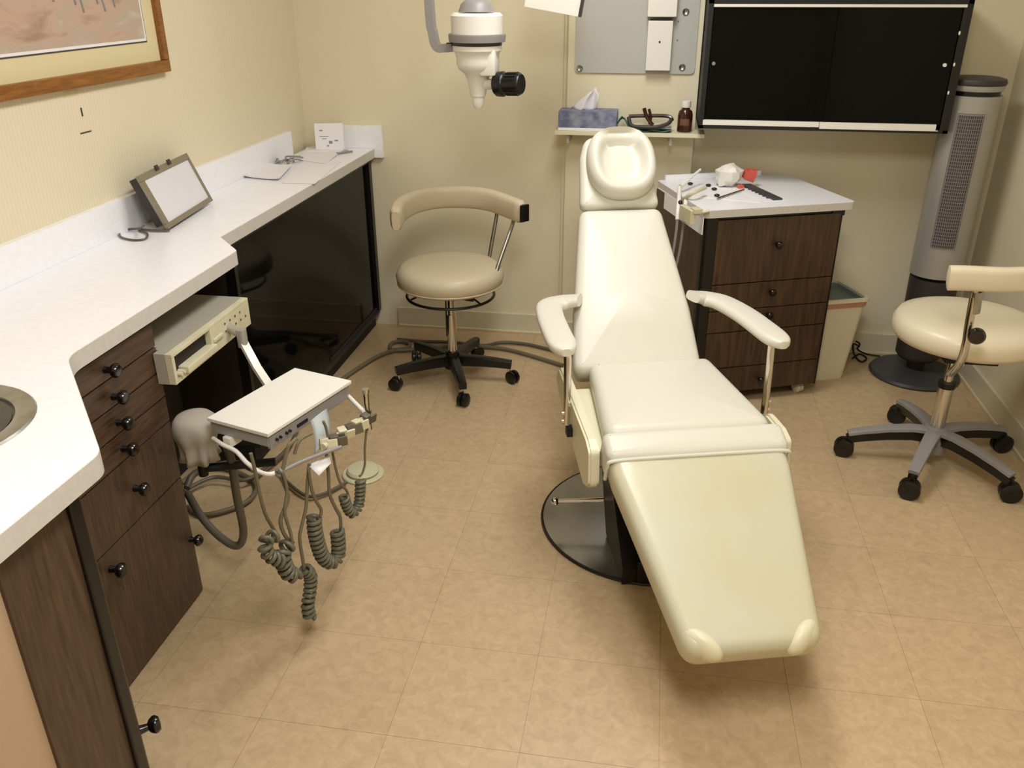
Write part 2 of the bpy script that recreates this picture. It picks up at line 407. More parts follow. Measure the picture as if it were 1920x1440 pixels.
# sink
t = thing('sink', 'round stainless steel basin set in the white counter', 'sink', (SC[0], SC[1], CZ))
b = BM(); lathe(b, [(.137, -.012), (.140, 0), (.152, .004), (.172, .004), (.175, .0005), (.155, .0002), (.14, -.012)], 48)
obj('rim', b, 'steel', t)
b = BM(); lathe(b, [(.134, -.004), (.128, -.06), (.11, -.11), (.06, -.13), (.022, -.133), (.02, -.136), (.022, -.139), (.065, -.136), (.115, -.115), (.133, -.06), (.139, -.006)], 48)
obj('bowl', b, 'bowl', t)
b = BM(); lathe(b, [(0, -.132), (.02, -.131), (.022, -.134), (0, -.14)], 20); obj('drain', b, 'chrome', t)

# ---------------------------------------------------------------- sink cabinet (angled face + wood side)
kb = BM()
def knob_bm(k=1):
    b = BM(); lathe(b, [(0, 0), (.009 * k, 0), (.008 * k, .008 * k), (.007 * k, .014 * k), (.013 * k, .018 * k), (.0175 * k, .025 * k), (.0175 * k, .030 * k), (.013 * k, .036 * k), (0, .038 * k)], 18); return b
kb.free()
b = knob_bm(); _ko = obj('knob', b, 'knob'); KM = _ko.data; bpy.data.objects.remove(_ko)
def knob(parent, p, d, s=1.0):
    o = bpy.data.objects.new('knob', KM); COL.objects.link(o); o.parent = parent; o.location = p
    o.rotation_mode = 'QUATERNION'; o.rotation_quaternion = Vector((0, 0, 1)).rotation_difference(Vector(d)); o.scale = (s, s, s); return o
A_, B_ = Vector((-.885, 1.035)), Vector((-1.165, 1.365))
sc = thing('sink_cabinet', 'dark wood sink cabinet with black corner post under the counter end', 'cabinet', (-1.1, 1.1, 0))
IS = Matrix.Translation((1.1, -1.1, 0))
b = BM(); prism(b, [(-.895, .86), (-.895, 1.03), (-1.17, 1.335), (-1.5, 1.335), (-1.5, .86)], .0, CZ - CT - .0005, X=IS,
                holes=[[(SC[0] + .155 * math.cos(2 * PI * i / 24), SC[1] + .155 * math.sin(2 * PI * i / 24)) for i in range(24)]]); obj('body', b, 'darkin', sc, smooth=0)
b = BM(); box(b, -.894, -.878, .845, 1.0, .0, CZ - CT - .001, X=IS); obj('side_panel', b, 'woodv', sc)
b = BM(); prism(b, rpoly([(-.893, 1.0), (-.87, 1.0), (-.87, 1.026), (-.885, 1.043), (-.905, 1.022)], [0, .004, .01, .004, 0], 3), 0, CZ - CT - .001, X=IS); obj('corner_post', b, 'black', sc)
d = (B_ - A_).normalized(); nrm = Vector((-d.y, d.x)) * -1
Xd = Matrix(((d.x, nrm.x, 0, A_.x + 1.1), (d.y, nrm.y, 0, A_.y - 1.1), (0, 0, 1, 0), (0, 0, 0, 1)))
b = BM(); box(b, .02, .38, -.004, .006, .08, .80, X=Xd, bev=.002); dr = obj('door', b, 'woodv', sc)
kp = at(278, 1388, z=.33)
kk = Vector((-.875, 1.037, .33)) - Vector((1.1, 0, 0)) * 0
knob(dr, Vector((A_.x + 1.1, A_.y - 1.1, .245)) + Vector((nrm.x, nrm.y, 0)) * .006 + Vector((d.x, d.y, 0)) * .035, (nrm.x, nrm.y, 0))
b = BM(); box(b, -.90, -.884, .45, .845, 0, CZ - CT - .001); tag(obj('end_panel', b, 'tanpanel'), 'plain tan panel under the near end of the white counter', 'panel')

# ---------------------------------------------------------------- drawer cabinet on the left
dc = thing('drawer_cabinet', 'dark walnut cabinet with four shallow drawers beside the open knee space', 'cabinet', (-1.34, 1.55, 0))
ID = Matrix.Translation((1.34, -1.55, 0)); FX = -1.165
b = BM(); box(b, -1.56, FX - .02, 1.372, 1.743, .03, CZ - CT - .001, X=ID); box(b, -1.56, FX - .03, 1.39, 1.72, 0, .03, X=ID); obj('body', b, 'darkin', dc)
zs = [.808, .746, .680, .612, .543, .378]; 
kn = [(1.543, .781), (1.549, .712), (1.546, .648), (1.543, .582), (1.553, .468)]
for i in range(5):
    b = BM(); box(b, FX - .02, FX, 1.374, 1.743, zs[i + 1] + .0018, zs[i] - .0018, X=ID, bev=.0015); dr = obj('drawer', b, 'woodh' if i < 4 else 'woodv', dc)
    knob(dr, (FX + 1.34, kn[i][0] - 1.55, kn[i][1] - .008), (1, 0, 0), .95)
for k, (y0, y1, ky, kz) in enumerate([(1.374, 1.743, 1.41, .345)]):
    b = BM(); box(b, FX - .02, FX, y0, y1, .012, .3765, X=ID, bev=.0015); dr = obj('door', b, 'woodv', dc)
    knob(dr, (FX + 1.34, ky - 1.55, kz - .012), (1, 0, 0), 1.0); knob(dr, (FX + 1.34, 1.728 - 1.55, .19), (1, 0, 0), .9)
# ---------------------------------------------------------------- low cabinet with black sliding glass
GXF = -1.285
gc = thing('glass_door_cabinet', 'low cabinet with large black sliding glass doors under the far counter', 'cabinet', (-1.42, 3.1, 0))
IG = Matrix.Translation((1.42, -3.1, 0))
b = BM(); box(b, -1.56, GXF - .03, 2.40, 3.805, .09, CZ - CT - .001, X=IG); obj('body', b, 'darkin', gc)
b = BM(); box(b, -1.56, GXF - .03, 2.42, 3.80, 0, .09, X=IG); obj('plinth', b, 'blackm', gc)
b = BM(); box(b, GXF - .03, GXF - .004, 2.42, 3.12, .105, .80, X=IG); obj('sliding_door', b, 'glass', gc)
b = BM(); box(b, GXF - .03, GXF - .012, 3.10, 3.77, .105, .80, X=IG); obj('sliding_door', b, 'glass', gc)
b = BM(); box(b, GXF - .03, GXF + .004, 3.765, 3.80, .085, CZ - CT - .001, X=IG, bev=.001)
box(b, GXF - .03, GXF + .004, 2.40, 2.42, .085, CZ - CT - .001, X=IG); box(b, GXF - .03, GXF + .002, 2.42, 3.765, .80, CZ - CT - .001, X=IG); obj('frame', b, 'black', gc)
b = BM(); box(b, GXF - .03, GXF - .006, 2.42, 3.765, .088, .104, X=IG, bev=.001); box(b, GXF - .006, GXF + .006, 2.42, 3.765, .078, .090, X=IG, bev=.001); obj('track', b, 'charc', gc)
# knee-space back board
b = BM(); box(b, -1.56, -1.545, 1.745, 2.399, 0.0, CZ - CT - .001)
tag(obj('back_board', b, 'darkin'), 'dark board at the back of the knee space under the counter', 'panel')

# ---------------------------------------------------------------- framed picture on left wall
PY0, PY1, PZ0, PZ1 = 1.56, 2.712, 1.283, 2.05
pc = thing('framed_picture', 'wide framed print with golden oak frame and cream mat on left wall', 'picture', (XL, (PY0 + PY1) / 2, PZ0))
IP = Matrix.Translation((-XL, -(PY0 + PY1) / 2, -PZ0)); fx0, fx1 = XL + .002, XL + .026; fw = .036
b = BM()
for (y0, y1, z0, z1) in ((PY0, PY1, PZ0, PZ0 + fw), (PY0, PY1, PZ1 - fw, PZ1), (PY0, PY0 + fw, PZ0 + fw, PZ1 - fw), (PY1 - fw * .8, PY1, PZ0 + fw, PZ1 - fw)):
    box(b, fx0, fx1, y0, y1, z0, z1, X=IP, bev=.003)
obj('frame', b, 'frame', pc)
b = BM(); box(b, fx0, fx0 + .008, PY0 + fw, PY1 - fw * .8, PZ0 + fw, PZ1 - fw, X=IP); obj('mat', b, 'mat', pc)
b = BM(); box(b, fx0 + .008, fx0 + .0095, 1.70, 2.622, 1.376, 1.95, X=IP); ln = obj('print_border', b, 'ink', pc)
b = BM(); box(b, fx0 + .0095, fx0 + .0105, 1.704, 2.618, 1.380, 1.946, X=IP); obj('white_margin', b, 'paper', pc)
b = BM(); box(b, fx0 + .0105, fx0 + .0113, 1.712, 2.610, 1.388, 1.938, X=IP); art = obj('print', b, 'art', pc)
for (y, z, l, a) in ((2.30, 1.49, .09, .12), (2.33, 1.47, .10, .16), (2.40, 1.49, .12, .1), (2.43, 1.47, .1, .2), (2.48, 1.48, .11, .15), (2.21, 1.5, .07, -.2)):
    b = BM(); cyl(b, IP @ Vector((fx0 + .0113, y, z)), IP @ Vector((fx0 + .0113, y - l * a, z + l)), .004, .0008, 6); obj('brush_stroke', b, 'greyp', pc)
# tape patch and scuffs on the wallpaper
for nm, lab, (y0, y1, z0, z1), mm in (('wall_patch', 'small pale patch on the wallpaper just under the picture', (2.19, 2.25, 1.262, 1.276), 'mat'),
                                  ('wall_slot', 'short upright dark slot in the wallpaper under the picture', (2.247, 2.253, 1.205, 1.228), 'ink'),
                                  ('wall_scratch', 'short level scratch on the wallpaper under the slot', (2.225, 2.275, 1.160, 1.1635), 'ink')):
    b = BM(); box(b, XL - .001, XL + .0012, y0, y1, z0, z1); tag(obj(nm, b, mm), lab, 'wall mark')

# ---------------------------------------------------------------- x-ray viewer box on counter
BL, BR, TL, TR = Vector((-1.445, 2.335, .866)), Vector((-1.485, 2.70, .868)), Vector((-1.512, 2.338, 1.028)), Vector((-1.540, 2.688, 1.046))
ex = (BR - BL).normalized(); ey = ((TL - BL) - ex * (TL - BL).dot(ex)).normalized(); ez = ex.cross(ey)
if ez.x < 0: ez = -ez
vw = thing('film_viewer', 'metal light box viewer with blank white screen leaning on the counter', 'light box', BL)
XV = Matrix(((ex.x, ey.x, ez.x, 0), (ex.y, ey.y, ez.y, 0), (ex.z, ey.z, ez.z, 0), (0, 0, 0, 1))); W, Hh = .362, .172
b = BM(); box(b, 0.004, W - .004, 0.016, Hh - .004, -.032, -.004, X=XV, bev=.002); obj('body', b, 'charc', vw)
b = BM()
for (x0, x1, y0, y1) in ((0, W, 0, .016), (0, W, Hh - .020, Hh), (0, .020, .016, Hh - .020), (W - .012, W, .016, Hh - .020)): box(b, x0, x1, y0, y1, -.006, .006, X=XV, bev=.0015)
obj('frame', b, 'vframe', vw)
b = BM(); box(b, .019, W - .011, .015, Hh - .019, -.004, .001, X=XV); obj('screen', b, 'screen', vw)
b = BM()
b.free()
for sx_ in (.11, .20):
    b = BM(); box(b, sx_, sx_ + .02, Hh - .010, Hh + .006, .006, .011, X=XV, bev=.001); obj('film_clip', b, 'charc', vw)
b = BM(); box(b, .03, W - .03, .008, .016, -.02, -.006, X=XV); obj('foot', b, 'blackm', vw)
b = BM(); tube(b, [at(u, v, z=z) - BL for u, v, z in ((272, 420, .90), (262, 428, .875), (240, 430, .864), (225, 437, .862), (228, 445, .862), (250, 450, .862), (272, 448, .862), (276, 438, .863), (260, 430, .863), (290, 432, .864), (318, 432, .864))], .0032, 8); obj('cord', b, 'hosed', vw)

# ---------------------------------------------------------------- papers and small things at far counter end
def sheet(name, corners, m, label, cat, curl=0, th=.0012, group=None):
    c = [Vector(p) for p in corners]; cc = sum(c, Vector()) / 4; b = BM()
    def f(i, j, dz):
        p = c[0].lerp(c[1], i).lerp(c[3].lerp(c[2], i), j) - cc; return p + Vector((0, 0, dz + curl * (abs(i - .5) * 2) ** 3))
    n = 6
    V = [[[b.verts.new(f(i / n, j / n, dz)) for j in range(n + 1)] for i in range(n + 1)] for dz in (0, th)]
    for k in (0, 1):
        for i in range(n):
            for j in range(n): b.faces.new((V[k][i][j], V[k][i + 1][j], V[k][i + 1][j + 1], V[k][i][j + 1]))
    for i in range(n):
        for (a, q) in (((i, 0), (i + 1, 0)), ((i, n), (i + 1, n)), ((0, i), (0, i + 1)), ((n, i), (n, i + 1))):
            b.faces.new((V[0][a[0]][a[1]], V[0][q[0]][q[1]], V[1][q[0]][q[1]], V[1][a[0]][a[1]]))
    o = obj(name, b, m, smooth=60, loc=cc); return tag(o, label, cat, group)
def cz(u, v, dz=.001): return at(u, v, z=CZ + dz)
sheet('paper_sheet', [cz(528, 343), cz(590, 345), cz(640, 303), cz(575, 296)], 'paper', 'loose white sheet lying nearest the counter front edge', 'paper', group='loose sheets on the counter')
sheet('paper_sheet', [cz(560, 300, .003), cz(610, 307, .003), cz(648, 278, .003), cz(575, 276, .003)], 'paper', 'white sheet partly under the others near the card', 'paper', group='loose sheets on the counter')
sheet('booklet', [cz(452, 331, .004), cz(524, 338, .004), cz(548, 312, .004), cz(500, 309, .004)], 'paper', 'folded white booklet with raised cover lying nearest the viewer box', 'booklet', curl=.006, th=.005)
b = BM(); c0 = cz(530, 306, .005)
for i in range(8):
    p = c0 + Vector((random.uniform(-.03, .05), random.uniform(-.04, .07), 0)); tube(b, [p - c0, p - c0 + Vector((random.uniform(-.03, .03), random.uniform(.02, .06), .012)), p - c0 + Vector((random.uniform(-.05, .05), random.uniform(.05, .1), .001))], .0035, 6, 4)
sphere(b, (-.015, 0, .006), .012, 10, 1.6, 1, .5); tag(obj('clip_bundle', b, 'greyp', loc=c0), 'small heap of grey metal clips on the papers', 'clips')
# card in a clear stand, leaning at the back corner
ca, cb = Vector((-1.50, 3.70, CZ + .001)), Vector((-1.375, 3.735, CZ + .001))
ex2 = (cb - ca).normalized(); Xc = Matrix(((ex2.x, -ex2.y, 0, ca.x), (ex2.y, ex2.x, 0, ca.y), (0, 0, 1, ca.z), (0, 0, 0, 1))) @ Matrix.Rotation(-.22, 4, 'X')
cst = thing('card_stand', 'white printed card standing in a clear holder in the counter corner', 'card', ca)
XI = Matrix.Translation(-ca) @ Xc
b = BM(); box(b, 0, .125, 0, .003, .0, .118, X=XI, bev=.0005); obj('card', b, 'paper', cst)
for k, (x0, x1, z0, z1) in enumerate(((.02, .035, .085, .09), (.02, .06, .06, .063), (.06, .075, .03, .042), (.05, .06, .018, .024), (.085, .1, .04, .046), (.03, .05, .05, .053))):
    b = BM(); box(b, x0, x1, -.0006, 0, z0, z1, X=XI); obj('printed_mark', b, 'greyp', cst)
b = BM(); box(b, -.012, .137, -.03, .04, 0, .003); obj('base', b, 'trans', cst)
b = BM(); box(b, -.03, .03, -.015, .015, 0, .006, bev=.002); tag(obj('black_tray', b, 'black', loc=cz(592, 273, 0)), 'small flat black tray at the foot of the card', 'tray')
b = BM(); cyl(b, (0, 0, .005), (.05, .06, .005), .005, .004, 10); tag(obj('pen', b, 'greyp', loc=cz(632, 290, 0)), 'short grey pen lying right of the card', 'pen')
b = BM(); box(b, -.05, .05, -.025, .025, 0, .008, X=Matrix.Rotation(.2, 4, 'Z'), bev=.002); tag(obj('notepad', b, 'paper', loc=cz(598, 284, 0)), 'small white pad in front of the card', 'notepad')

# ---------------------------------------------------------------- beige device hung under the counter
dv = thing('control_unit', 'beige control unit with tape-deck slot hung under the counter', 'control unit', (-1.2, 1.93, .655))
IV = Matrix.Translation((1.2, -1.93, -.655)); vx = -1.115; v0, v1, vz0, vz1 = 1.722, 2.14, .655, .735
b = BM(); box(b, -1.38, vx - .04, v0 + .024, v1, vz0, vz1 - .0002, X=IV); box(b, -1.162, vx - .018, v0, v1, vz0 + .0002, vz1, X=IV); obj('housing', b, 'ivoryd', dv)
b = BM()
for (y0, y1, z0, z1) in ((v0, v0 + .012, vz0 + .012, vz1 - .010), (v0, v1, vz1 - .010, vz1), (v0, v0 + .19, vz0, vz0 + .012), (v0 + .19, v1, vz0, vz1 - .010)): box(b, vx - .02, vx, y0, y1, z0, z1, X=IV, bev=.0015)
obj('front_panel', b, 'ivory', dv)
b = BM(); box(b, vx - .03, vx - .016, v0 + .01, v0 + .20, vz0 + .01, vz1 - .008, X=IV); obj('slot', b, 'darkin', dv)
b = BM(); box(b, vx - .018, vx + .012, v0 + .045, v0 + .20, vz0 + .010, vz0 + .030, X=IV, bev=.004); obj('lever_bar', b, 'ivory', dv)
b = BM(); box(b, vx - .002, vx + .005, v0 + .20, v0 + .25, vz0 + .030, vz0 + .040, X=IV, bev=.002); obj('latch', b, 'ivory', dv)
for i in range(2):
    b = BM(); cyl(b, IV @ Vector((vx - .01, v0 + .020 + i * .014, vz0 + .022)), IV @ Vector((vx + .008, v0 + .020 + i * .014, vz0 + .022)), .006, .005, 12); obj('button', b, 'ivory', dv)
for i in range(9):
    yy = v0 + .27 + (i % 5) * .03; zz = vz0 + .035 + (i // 5) * .022
    b = BM(); cyl(b, IV @ Vector((vx - .002, yy, zz)), IV @ Vector((vx + .002, yy, zz)), .0035, .003, 8); obj('indicator', b, 'hosed', dv)
b = BM(); box(b, -1.36, -1.34, v0 + .05, v1 - .05, vz1, CZ - CT, X=IV); obj('mounting_rail', b, 'blackm', dv)
# ---------------------------------------------------------------- delivery unit (instrument tray on arm)
TO = Vector((-.883, 1.80, .56)); du = thing('instrument_delivery_unit', 'white instrument tray unit on a swing arm with coiled hoses', 'dental unit', TO)
Rt = math.radians(-16.8); Xt = Matrix.Rotation(Rt, 4, 'Z'); IT = Matrix.Translation(-TO)
tx, ty = .0935, .163
b = BM(); box(b, -tx, tx, -ty, ty, .030, .040, X=Xt, bev=.002); obj('tray_top', b, 'white', du)
b = BM(); box(b, -tx + .004, tx - .006, -ty + .004, ty - .004, .0, .028, X=Xt, bev=.003); obj('tray_body', b, 'silver', du)
b = BM(); box(b, tx - .012, tx - .003, -ty + .006, ty - .02, -.006, .026, X=Xt, bev=.002); cpn = obj('control_panel', b, 'greyp', du)
for i, yy in enumerate((-.135, -.122, -.10, -.088)):
    b = BM(); cyl(b, Xt @ Vector((tx - .004, yy, .012)), Xt @ Vector((tx + .003, yy, .012)), .004, .003, 8); obj('switch', b, 'blackm', cpn)
b = BM(); box(b, tx - .004, tx - .001, -.06, -.02, .006, .014, X=Xt); obj('slot', b, 'black', cpn)
def pz(u, v, z): return at(u, v, z=z) - TO
# swing arm from under counter to tray
a0, a1, a2 = at(455, 640, x=-1.075) - TO, at(482, 690, x=-1.03) - TO, at(512, 735, z=.565) - TO
b = BM(); sweep(b, [a0, a1, a2, a2 + (a2 - a1) * .35], [(-.011, -.006), (.011, -.006), (.011, .006), (-.011, .006)]); arm = obj('swing_arm', b, 'white', du)
b = BM(); cyl(b, a0 + Vector((0, 0, -.015)), a0 + Vector((0, 0, .035)), .014, .014, 14); cyl(b, a0 + Vector((0, 0, .02)), a0 + Vector((-.12, .03, .06)), .012, .012, 12); obj('arm_pivot', b, 'silver', du)
# left handle
b = BM(); tube(b, [pz(400, 822, .55), pz(418, 834, .55), pz(442, 846, .545), pz(463, 868, .53), pz(485, 884, .52), pz(506, 889, .52), pz(530, 882, .52)], .0055, 10, 6); obj('handle', b, 'white', du)
b = BM(); box(b, -.012, .012, -.02, .02, -.01, .016, X=Matrix.Translation(pz(436, 825, .545)) @ Xt, bev=.003); obj('handle_clamp', b, 'white', du)
b = BM(); tube(b, [pz(520, 888, .52), pz(560, 868, .52), pz(600, 852, .52), pz(640, 838, .52)], .005, 10, 4); sphere(b, pz(524, 886, .52), .012, 10); obj('front_bar', b, 'greyp', du)
b = BM(); tube(b, [pz(606, 838, .53), pz(640, 812, .53), pz(668, 795, .53), pz(690, 782, .53)], .008, 10, 4); hb = obj('holder_bar', b, 'ivory', du)
for i, (u, v) in enumerate(((607, 832), (625, 826), (640, 812), (655, 806), (668, 798), (684, 786))):
    c = pz(u, v, .53); b = BM(); X = Matrix.Translation(c) @ Matrix.Rotation(.5 + i * .13, 4, 'Z') @ Matrix.Rotation(.25 * (i % 3 - 1), 4, 'X') @ Matrix.Scale(1.25, 4)
    box(b, -.008, .010, -.009, .009, -.012, .012, X=X, bev=.003); box(b, .006, .026, -.010, -.005, -.012, .008, X=X, bev=.0015); box(b, .006, .026, .005, .010, -.012, .008, X=X, bev=.0015)
    obj('instrument_holder', b, 'ivory' if i % 2 == 0 else 'hosed', du)
b = BM(); tube(b, [pz(628, 733, .55), pz(642, 734, .55), pz(652, 742, .55), pz(668, 758, .545), pz(682, 772, .54), pz(690, 782, .53)], .006, 10, 5); obj('side_bar', b, 'white', du)
for (u, v) in ((616, 757), (628, 746)):
    c = pz(u, v, .55); b = BM(); cyl(b, c, c + Vector((.02, -.006, 0)), .006, .005, 12); obj('valve_knob', b, 'ivory', du)
c = pz(690, 785, .52); b = BM(); cyl(b, c, c + Vector((0, 0, .075)), .006, .0075, 14); cyl(b, c + Vector((0, 0, .075)), c + Vector((0, 0, .085)), .0095, .0095, 14)
cyl(b, c - Vector((0, 0, .03)), c, .009, .007, 14); obj('chrome_syringe', b, 'chrome', du)
# film strip hanging at the front
p0, p1, p2, p3 = pz(573, 772, .575), pz(607, 752, .575), pz(612, 842, .50), pz(585, 850, .50)
b = BM(); grid(b, lambda i, j: p0.lerp(p1, i).lerp(p3.lerp(p2, i), j) + Vector((.006 + .01 * math.sin(j * 3), -.006, .01 * math.sin(i * 3) * j)), 5, 8); fs = obj('clear_film', b, 'trans', du)
mdf = fs.modifiers.new('s', 'SOLIDIFY'); mdf.thickness = .0008
b = BM(); q = [pz(578, 872, .50), pz(618, 852, .50), pz(621, 868, .49), pz(598, 892, .48)]
grid(b, lambda i, j: q[0].lerp(q[1], i).lerp(q[3].lerp(q[2], i), j), 3, 3); fs = obj('paper_tag', b, 'paper', du); mdf = fs.modifiers.new('s', 'SOLIDIFY'); mdf.thickness = .001
# hoses and coils, hanging in a plane through the bar
PP = at(560, 868, z=.52); PQ = at(690, 785, z=.53); hd = (PQ - PP).normalized(); HN = Vector((hd.y, -hd.x, 0)).normalized()
PP2 = PP - HN * 0.0
def ph(u, v, off=0): return at_plane(u, v, PP + HN * off, HN) - TO
HO = [
 ([(470, 850), (480, 890), (488, 930), (498, 965), (512, 990), (520, 1003)], .0042, -.03),
 ([(520, 880), (530, 900), (540, 935), (526, 975), (535, 1005), (550, 1018)], .0048, 0),
 ([(530, 885), (538, 920), (534, 960), (545, 1000), (548, 1020)], .0042, .01),
 ([(580, 870), (576, 910), (574, 950), (566, 985), (562, 1010), (568, 1050), (570, 1068)], .0045, 0),
 ([(578, 876), (584, 915), (592, 938), (602, 955), (601, 968)], .0042, .01),
 ([(612, 850), (616, 890), (618, 925), (628, 950), (638, 970), (639, 995)], .0046, 0),
 ([(622, 840), (630, 880), (638, 905), (650, 920), (654, 932)], .0034, .0),
 ([(688, 800), (684, 840), (684, 870), (679, 888), (674, 893)], .0030, .0),
 ([(556, 822), (545, 832), (540, 840), (530, 880)], .0045, 0.0), ([(552, 852), (562, 826), (585, 812)], .004, -.02), ([(606, 790), (612, 805), (618, 840)], .0035, 0)]
for pts, r, off in HO:
    b = BM(); tube(b, [ph(u, v, off) for u, v in pts], r, 8, 5); obj('hose', b, 'hose', du)
CO = [([(520, 1003), (500, 1012), (498, 1030), (510, 1045), (530, 1052)], .013, .0052, 7, 0.01),
      ([(545, 1018), (530, 1035), (533, 1060), (546, 1078), (560, 1070)], .016, .0056, 8, 0),
      ([(570, 1066), (582, 1080), (581, 1110), (577, 1135), (581, 1158)], .0125, .0054, 11, 0),
      ([(589, 968), (590, 990), (596, 1020), (606, 1045), (622, 1054), (634, 1040), (634, 1010), (632, 995)], .0145, .0056, 20, 0),
      ([(645, 930), (650, 948), (660, 962), (672, 948), (675, 925), (676, 900)], .0105, .0046, 15, 0)]
for pts, R, r, tn, off in CO:
    b = BM(); coil(b, [ph(u, v, off) for u, v in pts], R, r, tn); obj('coiled_hose', b, 'coil', du)
# big grey supply hose
zz = lambda u, v, y: at(u, v, y=y) - TO
b = BM(); tube(b, [zz(425, 835, 1.75), zz(435, 870, 1.75), zz(444, 930, 1.78), zz(456, 990, 1.80), zz(452, 1018, 1.80), zz(436, 1022, 1.80), zz(405, 1000, 1.82), zz(375, 965, 1.86), zz(352, 925, 1.93)], .011, 12, 6); obj('supply_hose', b, 'hosed', du)
b = BM(); tube(b, [zz(350, 915, 1.95), zz(365, 888, 2.0), zz(410, 872, 2.03), zz(450, 870, 2.03), zz(475, 880, 2.0)], .0105, 12, 6); obj('supply_hose', b, 'hosed', du)
# draped cup cover left of tray
cc = at(366, 800, x=-1.085); t = BM()
n = 70; rings = []
for k, (r, z) in enumerate([(0.0, .036), (.022, .035), (.042, .030), (.052, .018), (.055, .002), (.053, -.018), (.047, -.034), (.043, -.050), (.041, -.070), (.044, -.092)]):
    rings.append([t.verts.new((r * (1 + (.03 + .15 * max(0, k - 4) / 5) * math.sin(7 * 2 * PI * i / n + .15 * k) * (k > 3)) * math.cos(2 * PI * i / n), r * 1.05 * (1 + .15 * max(0, k - 4) / 5 * math.sin(7 * 2 * PI * i / n + .15 * k)) * math.sin(2 * PI * i / n), z)) for i in range(n)] if r else [t.verts.new((0, 0, z))])
for r_ in rings[1:]:
    for v in r_:
        k_ = max(0, min(1, (.03 - v.co.z) / .05)); v.co.x += noise.noise(v.co * 30) * .006 * k_; v.co.y += noise.noise(v.co * 30 + Vector((5, 1, 2))) * .006 * k_; v.co.z += noise.noise(v.co * 35 + Vector((1, 7, 3))) * .003 * k_
for A, B in zip(rings, rings[1:]):
    for i in range(n):
        j = (i + 1) % n
        if len(A) == 1: t.faces.new((A[0], B[i], B[j]))
        else: t.faces.new((A[i], A[j], B[j], B[i]))
o = obj('draped_cover', t, 'cloth', loc=cc); mdf = o.modifiers.new('s', 'SOLIDIFY'); mdf.thickness = .0015
tag(o, 'grey-white cloth cover draped over the unit arm beside the drawers', 'cloth cover')
b = BM(); cyl(b, cc + Vector((0, 0, .0)), cc + Vector((-.0, 0, -.14)), .012, .012, 12); cyl(b, cc + Vector((0, 0, -.12)), cc + Vector((.17, .06, -.12)), .011, .011, 12)
t2 = obj('cover_support', b, 'blackm'); tag(t2, 'black post carrying the draped cloth cover', 'post')
# floor hoses under counter
b = BM()
tube(b, [at(u, v, z=.014) for u, v in ((650, 904), (610, 925), (575, 930), (540, 905), (525, 885))], .006, 8, 6)
tag(obj('pedal_hose', b, 'hosed'), 'thin hose running from the beige foot pedal under the tray', 'hose')
b = BM(); tube(b, [at(u, v, z=.013) for u, v in ((340, 905), (380, 880), (430, 880), (478, 905), (470, 935), (430, 955), (380, 965), (352, 950))], .008, 10, 6)
tag(obj('floor_hose', b, 'hose'), 'thick grey hose curled on the floor in the knee space', 'hose')
b = BM(); tube(b, [at(u, v, z=.029) for u, v in ((345, 920), (400, 895), (460, 900), (500, 875), (540, 840), (560, 800))], .007, 10, 6)
tag(obj('floor_hose', b, 'hosed'), 'second grey hose running over the curled one towards the glass doors', 'hose')
# foot pedal
fp = thing('foot_pedal', 'round beige foot pedal on the floor behind the tray unit', 'foot pedal', (-.925, 2.42, 0))
b = BM(); lathe(b, [(0, 0), (.07, 0), (.072, .006), (.068, .010), (0, .010)], 40); obj('base', b, 'pedal', fp)
b = BM(); lathe(b, [(0, .012), (.052, .012), (.056, .018), (.05, .026), (.02, .030), (0, .031)], 40); obj('top_disc', b, 'pedal', fp)

# ---------------------------------------------------------------- hoses along back wall floor
b = BM(); tube(b, [at(u, v, z=.012) for u, v in ((640, 712), (672, 690), (705, 670), (735, 658), (762, 652), (768, 645), (750, 640), (733, 645), (735, 656), (770, 656), (830, 650), (900, 650), (950, 655), (1000, 668), (1055, 685))], .009, 10, 6)
tag(obj('floor_tubing', b, 'hose'), 'grey-brown tubing looped on the floor behind the left stool, nearer the camera', 'tubing')
b = BM(); tube(b, [at(u, v, z=.012) for u, v in ((745, 636), (790, 640), (850, 642), (905, 648), (940, 642), (985, 645), (1030, 655), (1075, 665))], .008, 10, 6)
tag(obj('floor_tubing', b, 'hosed'), 'darker tubing running nearer the back wall to the chair', 'tubing')
# ---------------------------------------------------------------- dental chair
ch = thing('dental_chair', 'cream vinyl reclining dental chair in the middle of the room', 'dental chair', (.05, 2.30, 0), math.radians(16))
# disc + pump
b = BM(); lathe(b, [(0, 0), (.325, 0), (.33, .004), (.328, .010), (.26, .018), (.10, .028), (0, .03)], 64); obj('base_plate', b, 'disc', ch)
b = BM(); ring(b, (0, 0, .006), .331, .005, 64, 8); obj('base_rim', b, 'black', ch)
b = BM(); box(b, -.10, .12, -.20, .16, .02, .26, bev=.02); obj('pump_housing', b, 'blackm', ch)
b = BM(); Xa = Matrix(((1, 0, 0, 0), (0, 0, 1, 0), (0, 1, 0, 0), (0, 0, 0, 1)))
